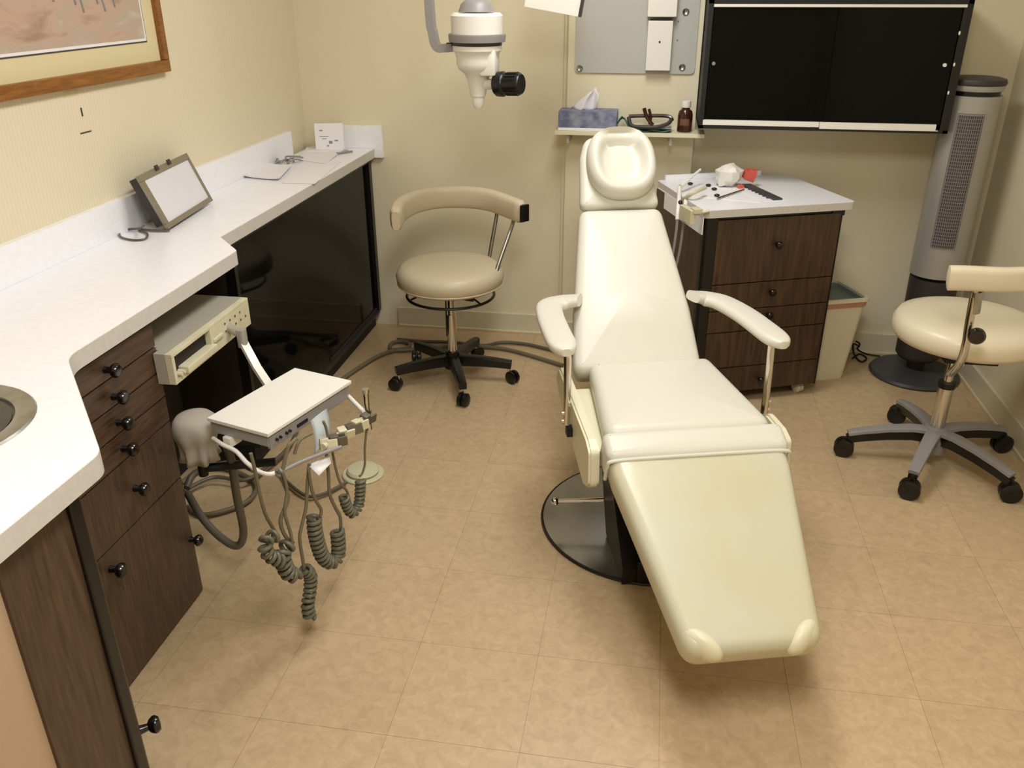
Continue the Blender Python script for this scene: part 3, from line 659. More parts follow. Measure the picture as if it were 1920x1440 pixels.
# side linkage plates : outline in (y,z), extruded over x
def plate(bm, pts, x0, x1):
    t = BM(); prism(t, pts, x0, x1); merge(bm, t, Matrix(((0, 0, 1, 0), (1, 0, 0, 0), (0, 1, 0, 0), (0, 0, 0, 1))))
plate(b, [(.10, .40), (.02, .40), (-.31, .055), (-.31, .005), (-.22, .005), (-.10, .03)], -.155, -.115)
plate(b, [(.10, .40), (.02, .40), (-.31, .055), (-.31, .005), (-.22, .005), (-.10, .03)], .115, .155)
box(b, -.115, .115, -.315, -.24, .0, .08, bev=.008); obj('lift_arm', b, 'black', ch)
b = BM(); box(b, -.21, .21, -.25, .10, .36, .405, bev=.006); obj('seat_frame', b, 'blackm', ch)
b = BM(); cyl(b, (-.30, -.02, .105), (-.155, -.05, .12), .007, .007, 10); sphere(b, (-.30, -.02, .105), .013); obj('foot_lever', b, 'chrome', ch)
# seat cushion
seatp = rpoly([(-.185, .10), (.185, .10), (.225, -.315), (-.225, -.315)], [.03, .03, .04, .04], 6)
Xs = Matrix.Translation((0, 0, .435)) @ Matrix.Rotation(math.radians(1.5), 4, 'X')
b = BM(); cushion(b, seatp, .078, .028, Xs, .012, 6); obj('seat', b, 'vinyl', ch)
b = BM(); prism(b, rpoly([(-.243, .07), (.185, .07), (.218, -.305), (-.243, -.305)], .01, 3), .402, .438); obj('seat_base', b, 'shell', ch)
# side shells
for s in (-1, 1):
    b = BM()
    sh = rpoly([(.14, .485), (-.30, .475), (-.345, .46), (-.355, .36), (-.29, .325), (.10, .395), (.17, .43)], [.03, .01, .02, .03, .04, .05, .02], 4)
    if s > 0: sh = rpoly([(-.20, .475), (-.30, .475), (-.345, .46), (-.355, .36), (-.29, .325), (-.20, .34)], [.03, .01, .02, .03, .04, .03], 4)
    plate(b, sh, .243 if s > 0 else -.272, .268 if s > 0 else -.243); bmesh.ops.bevel(b, geom=[e for e in b.edges if e.calc_face_angle(0) > .8], offset=.006, segments=2, affect='EDGES')
    obj('side_shell', b, 'shell', ch)
# leg rest: local frame going down toward the foot
L0 = Vector((0, -.322, .500)); L1 = Vector((-.0, -.876, .274)); dl = (L1 - L0).normalized(); nl = Vector((0, -dl.z, dl.y)); nl = nl if nl.z > 0 else -nl
LL = (L1 - L0).length
Xl = Matrix(((1, 0, 0, 0), (0, -dl.y, nl.y, L0.y), (0, -dl.z, nl.z, L0.z), (0, 0, 0, 1)))   # local y points up the leg (negative = down)
legp = rpoly([(-.232, -.05), (.232, -.05), (.228, -.13), (.142, -LL), (-.158, -LL), (-.228, -.13)], [.032, .032, .06, .045, .045, .06], 8)
b = BM(); cushion(b, legp, .085, .028, Xl @ Matrix.Translation((0, 0, -.085)), .005, 7); lg = obj('leg_rest', b, 'vinyl_leg', ch, smooth=60)
bandp = rpoly([(-.238, 0), (.238, 0), (.236, -.088), (-.236, -.088)], [.024, .024, .024, .024], 5)
b = BM(); cushion(b, bandp, .099, .02, Xl @ Matrix.Translation((0, 0, -.086)), .002, 4); bd = obj('upper_pad', b, 'vinyl', ch, smooth=60)
b = BM(); tube(b, [Xl @ Vector(p) for p in ((-.236, -.092, -.07), (-.235, -.090, -.02), (-.220, -.089, -.001), (-.1, -.089, .003), (0, -.089, .003), (.1, -.089, .003), (.220, -.089, -.001), (.235, -.090, -.02), (.236, -.092, -.07))], .005, 8, 5); obj('piping', b, 'vinyl', bd)
for s in (-1, 1):
    b = BM(); X = Xl @ Matrix.Translation((s * .113 - .008, -LL + .030, -.030)) @ Matrix.Rotation(s * math.radians(42), 4, 'Z')
    sphere(b, (0, 0, 0), 1, 18, .054, .026, .037)
    for v in b.verts: v.co = Vector((v.co.x, v.co.y, v.co.z))
    b.transform(X); obj('corner_cap', b, 'shell', lg)
b = BM(); box(b, -.10, .10, -.44, -.04, -.105, -.084, X=Xl); obj('leg_rest_frame', b, 'blackm', ch)
# backrest
B0 = Vector((0, .085, .500)); B1 = Vector((0, .545, .868)); db = (B1 - B0).normalized(); nb = Vector((0, -db.z, db.y)); LB = (B1 - B0).length
Xb = Matrix(((1, 0, 0, 0), (0, db.y, nb.y, B0.y), (0, db.z, nb.z, B0.z), (0, 0, 0, 1)))
bp_ = rpoly([(-.232, -.01), (.162, -.01), (.162, .2), (.136, LB), (-.138, LB), (-.206, .2)], [.034, .034, .1, .034, .034, .1], 7)
b = BM(); cushion(b, bp_, .075, .026, Xb @ Matrix.Translation((0, 0, -.075)), .008, 7)
# lumbar bulge
for v in b.verts:
    q = Xb.inverted() @ v.co
    if q.z > -.02: q.z += .016 * math.exp(-((q.y - .17) / .09) ** 2) * max(0, 1 - (q.x / .19) ** 2); v.co = Xb @ q
obj('backrest', b, 'vinyl', ch, smooth=60)
b = BM(); prism(b, offset_in([Vector(p) for p in bp_], .012), -.10, -.07, X=Xb); obj('back_shell', b, 'shell', ch)
# headrest
H0 = B1 + db * .004; H1 = Vector((0, .715, 1.075)); dh = (H1 - H0).normalized(); nh = Vector((0, -dh.z, dh.y)); LH = (H1 - H0).length
Xh = Matrix(((1, 0, 0, 0), (0, dh.y, nh.y, H0.y), (0, dh.z, nh.z, H0.z), (0, 0, 0, 1)))
hp = rpoly([(-.135, 0), (.135, 0), (.118, LH * .7), (.095, LH), (-.095, LH), (-.118, LH * .7)], [.024, .024, .06, .05, .05, .06], 7)
b = BM(); cushion(b, hp, .05, .02, Xh @ Matrix.Translation((0, 0, -.055)), .005, 6); obj('headrest', b, 'vinyl', ch, smooth=60)
# horseshoe pillow
b = BM(); n = 56; R_ = []
cxp, cyp = .012, LH * .555
for k, (s, z) in enumerate([(.97, 0), (1.0, .012), (1.0, .028), (.96, .044), (.88, .056), (.78, .060), (.70, .054), (.63, .044), (.57, .032), (.48, .026), (.28, .026)]):
    rr = []
    for i in range(n):
        a = 2 * PI * i / n; ca_, sa_ = math.cos(a), math.sin(a)
        x = cxp + .116 * s * (abs(ca_) ** .8) * (1 if ca_ > 0 else -1); y = cyp + .128 * s * (abs(sa_) ** .85) * (1 if sa_ > 0 else -1)
        dip = max(0, sa_ - .72) / .28
        zz_ = z - .034 * dip * (1 if .5 < s < .95 and z > .03 else 0)
        rr.append(b.verts.new(Xh @ Vector((x, y, zz_ - .004))))
    R_.append(rr)
for A, B in zip(R_, R_[1:]):
    for i in range(n): b.faces.new((A[i], A[(i + 1) % n], B[(i + 1) % n], B[i]))
b.faces.new(R_[0]); b.faces.new(R_[-1]); obj('head_pillow', b, 'vinyl', ch, smooth=70)
# armrests
for s, pts in ((-1, [(-.190, .245), (-.235, .262), (-.282, .235), (-.297, .15), (-.300, .0), (-.296, -.13)]), (1, [(.165, .235), (.205, .245), (.245, .205), (.275, .10), (.290, -.02), (.300, -.15)])):
    path = smooth_path([Vector((x, y, .645 + (.012 if i == 0 else 0))) for i, (x, y) in enumerate(pts)], 8); nP = len(path)
    def prof(t):
        e = .82 + .18 * min(1, t / .2) if t < .86 else max(.3, math.sqrt(max(0, 1 - ((t - .86) / .14) ** 2))); w_ = .041 * e
        h_ = .017 * (.5 + .5 * e); return [(w_ * math.copysign(abs(math.cos(a)) ** .6, math.cos(a)), h_ * math.copysign(abs(math.sin(a)) ** .7, math.sin(a))) for a in [2 * PI * i / 16 for i in range(16)]]
    b = BM(); sweep(b, path, prof, up=(0, 0, 1)); pad = obj('armrest', b, 'vinyl', ch, smooth=60)
    x_ = s * .288
    b = BM(); tube(b, [(x_, -.10, .632), (x_, -.10, .615), (x_, -.105, .56), (x_, -.11, .46), (x_, -.11, .42)], .0105, 12, 4); obj('arm_post', b, 'chrome', ch)
    for zb in (.455, .43):
        b = BM(); cyl(b, (x_ + s * .006, -.11, zb), (x_ + s * .014, -.11, zb), .008, .007, 10); obj('bolt', b, 'chrome', ch)
b = BM(); box(b, -.288, .288, -.125, -.095, .385, .41); obj('arm_bracket', b, 'blackm', ch)

# ---------------------------------------------------------------- stools
def caster(bm, p, r, w_, a):
    X = Matrix.Translation(p) @ Matrix.Rotation(a, 4, 'Z')
    for s in (-1, 1):
        t = BM(); lathe(t, [(0, 0), (r * .8, 0), (r, w_ * .15), (r, w_ * .75), (r * .8, w_), (0, w_)], 20)
        merge(bm, t, X @ Matrix.Rotation(PI / 2, 4, 'Y') @ Matrix.Translation((0, 0, .002 if s > 0 else -w_ - .002)))
    cyl(bm, X @ Vector((-w_ - .004, 0, 0)), X @ Vector((w_ + .004, 0, 0)), r * .25, None, 8)
    return bm
# left stool
s1 = thing('wheeled_stool', 'beige vinyl stool with curved arm back and black base by back wall', 'stool', (-.79, 3.23, 0), 0, 'wheeled stools')
b = BM()
lathe(b, [(0, .422), (.175, .422), (.202, .429), (.215, .450), (.218, .474), (.210, .497), (.188, .512), (.13, .520), (0, .523)], 48); obj('seat', b, 'vinyl_st', s1, smooth=60)
b = BM(); ring(b, (0, 0, .440), .211, .0035, 48, 6); obj('seam', b, 'vinyl_st', s1)
b = BM(); box(b, -.09, .10, -.07, .07, .405, .425, bev=.004); cyl(b, (.04, -.06, .40), (.11, -.07, .398), .012, .014, 12); obj('mechanism', b, 'blackm', s1)
b = BM(); ring(b, (0, 0, .385), .178, .006, 48, 8)
for a in (.6, PI - .6): tube(b, [(math.cos(-a) * .178, math.sin(-a) * .178, .385), (math.cos(-a) * .10, math.sin(-a) * .10, .41)], .004, 6, 3)
obj('lever_ring', b, 'black', s1)
b = BM(); cyl(b, (0, 0, .12), (0, 0, .30), .020, .020, 20); obj('column', b, 'chrome', s1)
b = BM(); cyl(b, (0, 0, .29), (0, 0, .405), .014, .014, 16); obj('piston', b, 'chrome', s1)
b = BM(); cyl(b, (-.022, 0, .20), (-.022, 0, .40), .003, .003, 8); obj('release_rod', b, 'blackm', s1)
b = BM(); cyl(b, (0, 0, .06), (0, 0, .135), .036, .028, 24); obj('hub', b, 'black', s1)
for k in range(5):
    a = math.radians((212, 292, 2, 78, 143)[k]); dx = Vector((math.cos(a), math.sin(a), 0)); pr = dx.cross(Vector((0, 0, 1)))
    b = BM(); path = [dx * t + Vector((0, 0, z)) for t, z in ((.02, .095), (.12, .094), (.19, .090), (.25, .084))]
    sweep(b, path, lambda t: [(x * (1 - .25 * t), z * (1 - .25 * t)) for x, z in ((-.021, -.020), (.021, -.020), (.021, .018), (.012, .024), (-.012, .024), (-.021, .018))], up=(0, 0, 1)); lgo = obj('leg', b, 'black', s1)
    b = BM(); cyl(b, dx * .240 + Vector((0, 0, .045)), dx * .240 + Vector((0, 0, .075)), .006, .006, 10); obj('caster_stem', b, 'chrome', lgo)
    b = BM(); caster(b, dx * .255 + Vector((0, 0, .0275)), .0275, .018, a + .9); obj('caster', b, 'black', lgo)
bk = [(-.165, -.175), (-.185, -.06), (-.165, .06), (-.09, .155), (.03, .185), (.14, .165), (.245, .09), (.305, .03)]
path = smooth_path([Vector((x, y, z)) for (x, y), z in zip([(x * .965, y) for x, y in bk], (.727, .734, .740, .743, .743, .739, .730, .726))], 7)
b = BM(); sweep(b, path, lambda t: [((.026 * max(.6, min(1, 12 * t * (1 - t) + .4))) * math.copysign(abs(math.cos(a)) ** .6, math.cos(a)), .044 * max(.8, min(1, 14 * t * (1 - t) + .5)) * math.copysign(abs(math.sin(a)) ** .6, math.sin(a))) for a in [2 * PI * i / 18 for i in range(18)]], up=(0, 0, 1))
obj('arm_back', b, 'vinyl_st', s1, smooth=60)
b = BM(); X = Matrix.Translation((.300, .024, .726)) @ Matrix.Rotation(-.7, 4, 'Z'); box(b, -.006, .006, -.020, .022, -.034, .034, X=X, bev=.004); obj('bracket', b, 'black', s1)
for (x0, y0, x1, y1) in ((.165, .155, .135, .14), (.245, .085, .195, -.02)):
    b = BM(); tube(b, [(x0, y0 + .02, .70), (x0 - .005, y0 + .02, .66), (x1, y1, .50), (x1 - .01, y1 - .01, .43)], .008, 10, 5); obj('back_rod', b, 'steel', s1)

# right stool
s2 = thing('wheeled_stool', 'ivory vinyl stool with silver five-leg base beside right wall', 'stool', (1.03, 2.83, 0), 0, 'wheeled stools')
b = BM(); X = Matrix.Translation((.02, .0, 0))
lathe(b, [(0, .465), (.19, .465), (.218, .472), (.230, .490), (.228, .520), (.215, .542), (.18, .552), (.10, .556), (0, .557)], 56, X); obj('seat', b, 'vinyl_st2', s2, smooth=60)
b = BM(); box(b, -.08, .08, -.16, .07, .442, .465, bev=.003); obj('mechanism', b, 'blackm', s2)
b = BM(); cyl(b, (0, 0, .11), (0, 0, .30), .024, .024, 20); obj('column', b, 'chrome', s2)
b = BM(); cyl(b, (0, 0, .29), (0, 0, .31), .028, .028, 20); obj('collar', b, 'black', s2)
b = BM(); cyl(b, (0, 0, .30), (0, 0, .445), .015, .015, 16); obj('piston', b, 'chrome', s2)
b = BM(); lathe(b, [(0, .045), (.042, .045), (.044, .09), (.036, .135), (.024, .14), (0, .14)], 28); obj('hub', b, 'greyp', s2)
for k in range(5):
    a = math.radians((23, 99, 181, 243, 309)[k]); dx = Vector((math.cos(a), math.sin(a), 0))
    b = BM(); path = [dx * t + Vector((0, 0, z)) for t, z in ((.02, .125), (.08, .128), (.16, .120), (.235, .106), (.29, .092))]
    sweep(b, path, lambda t: [(x * (1 - .35 * t), z) for x, z in ((-.027, -.006), (.027, -.006), (.025, .004), (.015, .008), (-.015, .008), (-.025, .004))], up=(0, 0, 1)); lgo = obj('leg', b, 'greyp', s2)
    b = BM(); sweep(b, [p - Vector((0, 0, .024)) for p in path], lambda t: [(x * (1 - .35 * t), z * (1 - .35 * t)) for x, z in ((-.018, -.02), (.018, -.02), (.022, .019), (-.022, .019))], up=(0, 0, 1))
    cyl(b, dx * .283 + Vector((0, 0, .045)), dx * .283 + Vector((0, 0, .085)), .013, .011, 12); obj('underside', b, 'black', lgo)
    b = BM(); caster(b, dx * .295 + Vector((0, 0, .034)), .034, .021, (1.9, 1.2, 1.35, 1.25, 1.45)[k]); obj('caster', b, 'black', lgo)
cb_ = Vector((1.03, 2.83, 0))
def q2(u, v, y): return at(u, v, y=y) - cb_
b = BM(); tp = [Vector((0, -.12, .45)), q2(1782, 700, 2.66), q2(1800, 680, 2.58), q2(1810, 650, 2.55), q2(1818, 600, 2.54), q2(1828, 550, 2.53), q2(1832, 530, 2.53)]
tube(b, tp, .0125, 12, 6); obj('back_tube', b, 'chrome', s2)
b = BM(); cyl(b, q2(1826, 585, 2.54), q2(1832, 545, 2.53), .017, .017, 14); obj('tube_sleeve', b, 'steel', s2)
kc = q2(1827, 626, 2.53); b = BM(); lathe(b, [(0, 0), (.012, 0), (.024, .006), (.025, .018), (.02, .026), (0, .027)], 20, Matrix.Translation(kc + Vector((.005, -.005, 0))) @ Matrix.Rotation(PI / 2, 4, 'X') @ Matrix.Rotation(-.3, 4, 'Y')); obj('adjusting_knob', b, 'knob', s2)
P0 = q2(1776, 521, 2.53); path = smooth_path([P0, P0 + Vector((.05, -.004, .003)), P0 + Vector((.16, -.002, .003)), P0 + Vector((.27, .04, .003)), P0 + Vector((.34, .12, .003))], 8)
b = BM(); sweep(b, path, lambda t: [((.022 * max(.55, min(1, 20 * t * (1 - t) + .45))) * math.copysign(abs(math.cos(a)) ** .6, math.cos(a)), .036 * max(.55, min(1, 20 * t * (1 - t) + .5)) * math.copysign(abs(math.sin(a)) ** .6, math.sin(a))) for a in [2 * PI * i / 18 for i in range(18)]], up=(0, 0, 1))
obj('back_cushion', b, 'vinyl_st2', s2, smooth=60)

# ---------------------------------------------------------------- mobile side cabinet at right
RC = math.radians(22.2); OC = Vector((.185, 3.088, 0)); XC = Matrix.Rotation(RC, 4, 'Z')
mc = thing('side_cabinet', 'dark walnut drawer cabinet with white top between chair and back wall', 'cabinet', OC, RC)
W_, D_ = .606, .525
topo = rpoly([(0, 0), (W_, 0), (W_, D_), (.03, D_)], [.03, .02, .01, .01], 5)
b = BM(); prism(b, topo, .772, .7995); obj('top_edge', b, 'lamedge', mc)
b = BM(); prism(b, offset_in(topo, .001), .7995, .801); tpp = obj('top', b, 'lam', mc)
b = BM(); box(b, .06, W_ - .12, D_ - .014, D_, .801, .822, bev=.002); obj('rear_lip', b, 'lam', mc)
b = BM(); prism(b, [(.002, .01), (.006, .01), (.03, D_ - .02), (.026, D_ - .02)], .71, .775); obj('side_apron', b, 'lam', mc)
bx0, bx1 = .022, W_ - .035
b = BM(); box(b, bx0 + .004, bx1, .045, D_ - .02, .045, .772); obj('body', b, 'darkin', mc)
b = BM(); box(b, bx0, bx0 + .012, .055, D_ - .018, .045, .772); obj('side_panel', b, 'woodr', mc)
b = BM(); box(b, bx1 - .002, bx1 + .008, .03, D_ - .02, .045, .772); obj('side_panel', b, 'black', mc)
b = BM(); prism(b, rpoly([(bx0 - .002, .02), (bx0 + .045, .02), (bx0 + .045, .057), (bx0 - .002, .057)], [.015, .001, .001, .001], 4), .045, .772); obj('corner_post', b, 'black', mc)
zs = [.757, .508, .402, .312, .160, .05]; zk = [.655, .468, .375, None, .10]
for i in range(5):
    b = BM(); box(b, bx0 + .047, bx1 - .004, .022, .045, zs[i + 1] + .0018, zs[i] - .0018, bev=.0015); dr = obj('drawer', b, 'woodr', mc)
    if zk[i]: knob(dr, (.315, .022, zk[i]), (0, -1, 0), .8)
b = BM(); box(b, bx0, bx1, .03, .046, .757, .772); obj('top_rail', b, 'black', mc)
b = BM(); box(b, bx1 - .04, bx1 + .012, .024, .06, .745, .772, bev=.002); obj('corner_bracket', b, 'black', mc)
for (x, y) in ((.05, .06), (bx1 - .05, .06), (.05, D_ - .06), (bx1 - .05, D_ - .06)):
    b = BM(); caster(b, Vector((x, y, .021)), .021, .014, .3); cyl(b, (x, y, .03), (x, y, .046), .007, .007, 8); obj('caster', b, 'ivory', mc)

def cab(x, y, z=.801): return OC + XC @ Vector((x, y, z))
def ct(u, v, dz=0.0): return at(u, v, z=.801 + dz)
# three-way syringe holder with hoses on cabinet's left side
hp_ = ct(1290, 395); sh_ = thing('suction_holder', 'white suction and syringe handles clipped to the side cabinet left edge', 'instrument holder', hp_)
def sl(u, v, z): return at(u, v, z=z) - hp_
b = BM(); box(b, -.012, .012, -.05, .05, -.04, .012, X=Matrix.Rotation(RC, 4, 'Z'), bev=.003); obj('bracket', b, 'ivory', sh_)
b = BM(); box(b, -.016, .016, -.02, .02, .0, .02, X=Matrix.Translation(sl(1305, 400, .80)) @ Matrix.Rotation(RC, 4, 'Z'), bev=.004); cyl(b, sl(1305, 400, .79), sl(1330, 396, .80), .008, .006, 12); obj('valve_block', b, 'ivory', sh_)
b = BM(); cyl(b, sl(1281, 345, .83), sl(1313, 318, .865), .0055, .005, 12); cyl(b, sl(1276, 350, .825), sl(1290, 338, .84), .009, .008, 12); obj('nozzle', b, 'white', sh_)
b = BM(); tube(b, [sl(1283, 372, .80), sl(1300, 362, .83), sl(1322, 352, .835)], .008, 10, 5); obj('handpiece', b, 'ivory', sh_)
b = BM(); tube(b, [sl(1274, 352, .825), sl(1273, 375, .80), sl(1271, 395, .77), sl(1270, 412, .74)], .008, 10, 5); obj('handpiece', b, 'white', sh_)
b = BM(); sphere(b, sl(1275, 385, .785), .012, 12, .9, .9, 1.7); obj('grip', b, 'black', sh_)
b = BM(); tube(b, [sl(1286, 372, .80), sl(1284, 395, .77), sl(1282, 415, .74)], .008, 10, 5); obj('handpiece', b, 'white', sh_)
for (u0, du_) in ((1270, 0), (1282, 9)):
    c0 = sl(u0, 412, .74); b = BM(); tube(b, [c0, c0 + Vector((-.001, -.005, -.05)), c0 + Vector((-.008, -.01, -.14)), c0 + Vector((-.03, -.0, -.28)), c0 + Vector((-.05, .02, -.42)), c0 + Vector((-.02, .05, -.60))], .0055, 10, 6); obj('hose', b, 'greyp', sh_)
# plaster cast model white/red
pm = ct(1365, 350); mdl = thing('bagged_goods', 'crumpled white plastic bag with coral red tag on the side cabinet', 'bag', pm)
b = BM(); sphere(b, (0, 0, .045), .048, 22, 1.1, .95, .95)
for v in b.verts:
    nn = noise.noise(v.co * 38) * .014 + noise.noise(v.co * 90) * .005; v.co += (v.co - Vector((0, 0, .045))).normalized() * nn; v.co.z = max(0, v.co.z)
obj('bag', b, 'white', mdl, smooth=25)
b = BM(); box(b, -.022, .026, -.014, .014, .045, .092, X=Matrix.Translation((.052, .01, -.012)) @ Matrix.Rotation(.35, 4, 'Y') @ Matrix.Rotation(.4, 4, 'Z'), bev=.006, seg=3)
for v in b.verts: v.co += Vector((noise.noise(v.co * 60), noise.noise(v.co * 61 + Vector((3, 3, 3))), noise.noise(v.co * 59 + Vector((7, 7, 7))))) * .016
obj('tag', b, 'red', mdl)
b = BM(); box(b, -.012, .012, -.008, .008, 0, .016, X=Matrix.Translation((.045, -.035, 0)) @ Matrix.Rotation(.4, 4, 'Z'), bev=.003); tag(obj('red_cap', b, 'red', loc=pm), 'small coral red cap in front of the white bag', 'cap')
# tray of small items
q = [ct(1320, 375, .0), ct(1400, 392, .0), ct(1392, 352, .0), ct(1335, 345, .0)]
sheet('tray_paper', [ct(1290, 368), ct(1425, 380), ct(1410, 345), ct(1310, 345)], 'paper', 'white paper liner spread on the side cabinet top', 'paper')
for i, (u, v) in enumerate(((1294, 347), (1328, 350), (1339, 357), (1344, 369))):
    b = BM(); sphere(b, (0, 0, .006), .007, 10, 1.6, 1, .8); tag(obj('bur_cap', b, 'black', loc=ct(u, v, .0015)), ['small black tip beside the white nozzle on the side cabinet', 'small black tip below the white bag, farthest of three', 'small black tip, middle of three in a row', 'small black tip, nearest of three in a row'][i], 'small tip', 'small black tips on the side cabinet')
b = BM(); p0, p1 = ct(1345, 372, .0065), ct(1395, 355, .0065); cyl(b, Vector(), p1 - p0, .004, .003, 8); tag(obj('steel_probe', b, 'steel', loc=p0), 'thin steel instrument lying on the white liner', 'instrument')
kp0, kp1 = ct(1400, 350, .0), ct(1458, 377, .0); dk = (kp1 - kp0); Xk = Matrix.Rotation(math.atan2(dk.y, dk.x), 4, 'Z'); Lk = dk.length
pk = thing('instrument_packet', 'dark instrument strip in a clear white-edged sleeve on side cabinet', 'instrument packet', kp0)
b = BM(); box(b, -.04, Lk + .02, -.065, .03, .0005, .003, X=Xk, bev=.001); obj('sleeve', b, 'paper', pk)
b = BM(); box(b, -.01, Lk, -.018, .02, .003, .010, X=Xk, bev=.002)
for i in range(8): box(b, .0 + i * Lk / 8.5, .012 + i * Lk / 8.5, -.026, -.018, .003, .009, X=Xk, bev=.001)
obj('dark_strip', b, 'slate', pk)

# ---------------------------------------------------------------- waste bin
wbn = thing('waste_bin', 'white plastic waste bin with reddish rim between cabinet and fan', 'bin', (.905, 3.49, 0), math.radians(21))
def rb(w0, d0, w1, d1, z0, z1, k=4):
    o_ = []
    for (wd, dp, z) in ((w0, d0, z0), (w1, d1, z1)):
        cx_, cy_ = -.105, .125
        o_.append([Vector((p.x + cx_, p.y + cy_, z)) for p in rpoly([(-wd, -dp), (wd, -dp), (wd, dp), (-wd, dp)], .025, k)])
    return o_
b = BM(); A, B = rb(.070, .09, .098, .12, 0, .36); C_, D2 = rb(.067, .087, .094, .116, .004, .36)
def skin(bm, loops, cap0=True, cap1=True):
    R = [[bm.verts.new(p) for p in l] for l in loops]
    for a, c in zip(R, R[1:]):
        for i in range(len(a)): bm.faces.new((a[i], a[(i + 1) % len(a)], c[(i + 1) % len(a)], c[i]))
    if cap0: bm.faces.new(R[0])
    if cap1: bm.faces.new(R[-1])
skin(b, [A, B, D2, C_], True, True); obj('body', b, 'bin', wbn)
b = BM(); E_, F_ = rb(.099, .121, .103, .125, .335, .36); skin(b, [E_, F_, rb(.1, .1, .094, .116, .3, .36)[1], rb(.0955, .1175, .1, .1, .335, .36)[0]], False, False)
bmesh.ops.contextual_create(b, geom=[]) if False else None
obj('red_band', b, 'binred', wbn)
b = BM(); l0 = rb(.1, .12, .107, .129, .3, .358)[1]; l1 = rb(.1, .12, .107, .129, .3, .372)[1]; l2 = rb(.1, .12, .093, .115, .3, .372)[1]; l3 = rb(.1, .12, .093, .115, .3, .358)[1]
skin(b, [l0, l1, l2, l3, l0], False, False); obj('rim', b, 'bin', wbn)
b = BM(); l0 = rb(.1, .12, .0925, .1145, .3, .362)[1]; l1 = rb(.1, .1, .085, .106, .3, .350)[1]; skin(b, [l0, l1], False, True); obj('liner', b, 'bag', wbn)

# ---------------------------------------------------------------- tower fan
tf = thing('tower_fan', 'tall silver and black tower fan in the right back corner', 'fan', (1.165, 3.60, 0), math.radians(-14))
b = BM(); lathe(b, [(0, 0), (.178, 0), (.182, .008), (.175, .018), (.12, .030), (.05, .036), (0, .036)], 56); obj('base', b, 'slate', tf)
b = BM(); cyl(b, (0, 0, .034), (0, 0, .10), .035, .04, 24); lathe(b, [(0, .08), (.075, .08), (.09, .10), (.094, .44), (0, .44)], 48, None, 1, .9); obj('neck', b, 'charc', tf)
b = BM(); lathe(b, [(0, .455), (.0985, .455), (.098, 1.155), (0, 1.155)], 56, None, 1, .95); obj('housing', b, 'silver', tf)
def fanp(x, z, e=.0): return Vector((x, -math.sqrt(max(0, .098 ** 2 - x * x)) * .95 - e, z))
b = BM()
for zz0, zz1 in ((.585, 1.09),):
    grid(b, lambda i, j: fanp(-.042 + .084 * i, zz0 + (zz1 - zz0) * j, .003), 12, 2)
o = obj('grille_back', b, 'grille', tf); 
b = BM()
for i in range(12):
    x = -.040 + .080 * i / 11; cyl(b, fanp(x, .585, .005), fanp(x, 1.09, .005), .0012, .0012, 5)
for j in range(40):
    z = .585 + .505 * j / 39; sweep(b, [fanp(-.042 + .084 * k / 6, z, .0052) for k in range(7)], circ(.0011, 4))
o = obj('grille', b, 'greyp', tf); o['kind'] = 'stuff'
b = BM(); sweep(b, [fanp(-.047 + .094 * k / 6, 1.10, .002) for k in range(7)], [(-.003, -.003), (.003, -.003), (.003, .003), (-.003, .003)])
for x in (-.046, .046): cyl(b, fanp(x, .58, .001), fanp(x, 1.10, .001), .003, .003, 6)
obj('grille_frame', b, 'silver', tf)
b = BM(); lathe(b, [(0, 1.155), (.088, 1.155), (.088, 1.172), (0, 1.172)], 48, None, 1, .95); obj('gap_band', b, 'black', tf)
b = BM(); lathe(b, [(0, 1.172), (.095, 1.172), (.098, 1.180), (.098, 1.192), (0, 1.192)], 48, None, 1, .95); obj('top_ring', b, 'silver', tf)
b = BM(); lathe(b, [(0, 1.192), (.100, 1.192), (.103, 1.200), (.099, 1.212), (.08, 1.218), (0, 1.219)], 48, None, 1, .95); obj('cap', b, 'charc', tf)
# cord
b = BM(); tube(b, [at(1650, 668, z=.01), at(1625, 664, z=.012), at(1608, 655, z=.05), at(1612, 645, z=.09), at(1605, 640, z=.11)], .004, 8, 5)
tube(b, [at(1612, 650, z=.05), at(1600, 645, z=.06), at(1602, 665, z=.014), at(1614, 678, z=.010), at(1625, 672, z=.012), at(1612, 664, z=.015), at(1598, 672, z=.01)], .004, 8, 5)
tag(obj('power_cord', b, 'blackm'), 'black power cord coiled by the wall between bin and fan', 'cord')

# ---------------------------------------------------------------- wall cabinet with black glass
wc = thing('wall_cabinet', 'black wall cabinet with dark glass doors and white rails', 'cabinet', (.62, 3.82, 1.02))
IW = Matrix.Translation((-.62, -3.82, -1.02)); wy0 = 3.515; wx0, wx1 = .157, 1.073; wz0, wz1 = 1.022, 1.515
b = BM(); box(b, wx0, wx0 + .018, wy0, YB - .001, wz0, wz1, X=IW); box(b, wx1 - .018, wx1, wy0, YB - .001, wz0, wz1, X=IW)
box(b, wx0, wx1, wy0, YB - .001, wz0, wz0 + .012, X=IW); box(b, wx0, wx1, wy0, YB - .001, wz1 - .018, wz1, X=IW); box(b, wx0, wx1, YB - .012, YB - .001, wz0, wz1, X=IW)
box(b, wx0, wx1, wy0, wy0 + .02, 1.468, wz1, X=IW); obj('carcass', b, 'blackm', wc)
gx1 = 1.040
b = BM(); box(b, .178, .64, wy0 + .012, wy0 + .017, 1.05, 1.458, X=IW); obj('glass_door', b, 'glass', wc)
b = BM(); box(b, .62, gx1, wy0 + .005, wy0 + .010, 1.05, 1.458, X=IW); obj('glass_door', b, 'glass', wc)
b = BM(); box(b, .175, gx1 + .012, wy0 - .002, wy0 + .02, 1.456, 1.466, X=IW, bev=.001); obj('top_rail', b, 'white', wc)
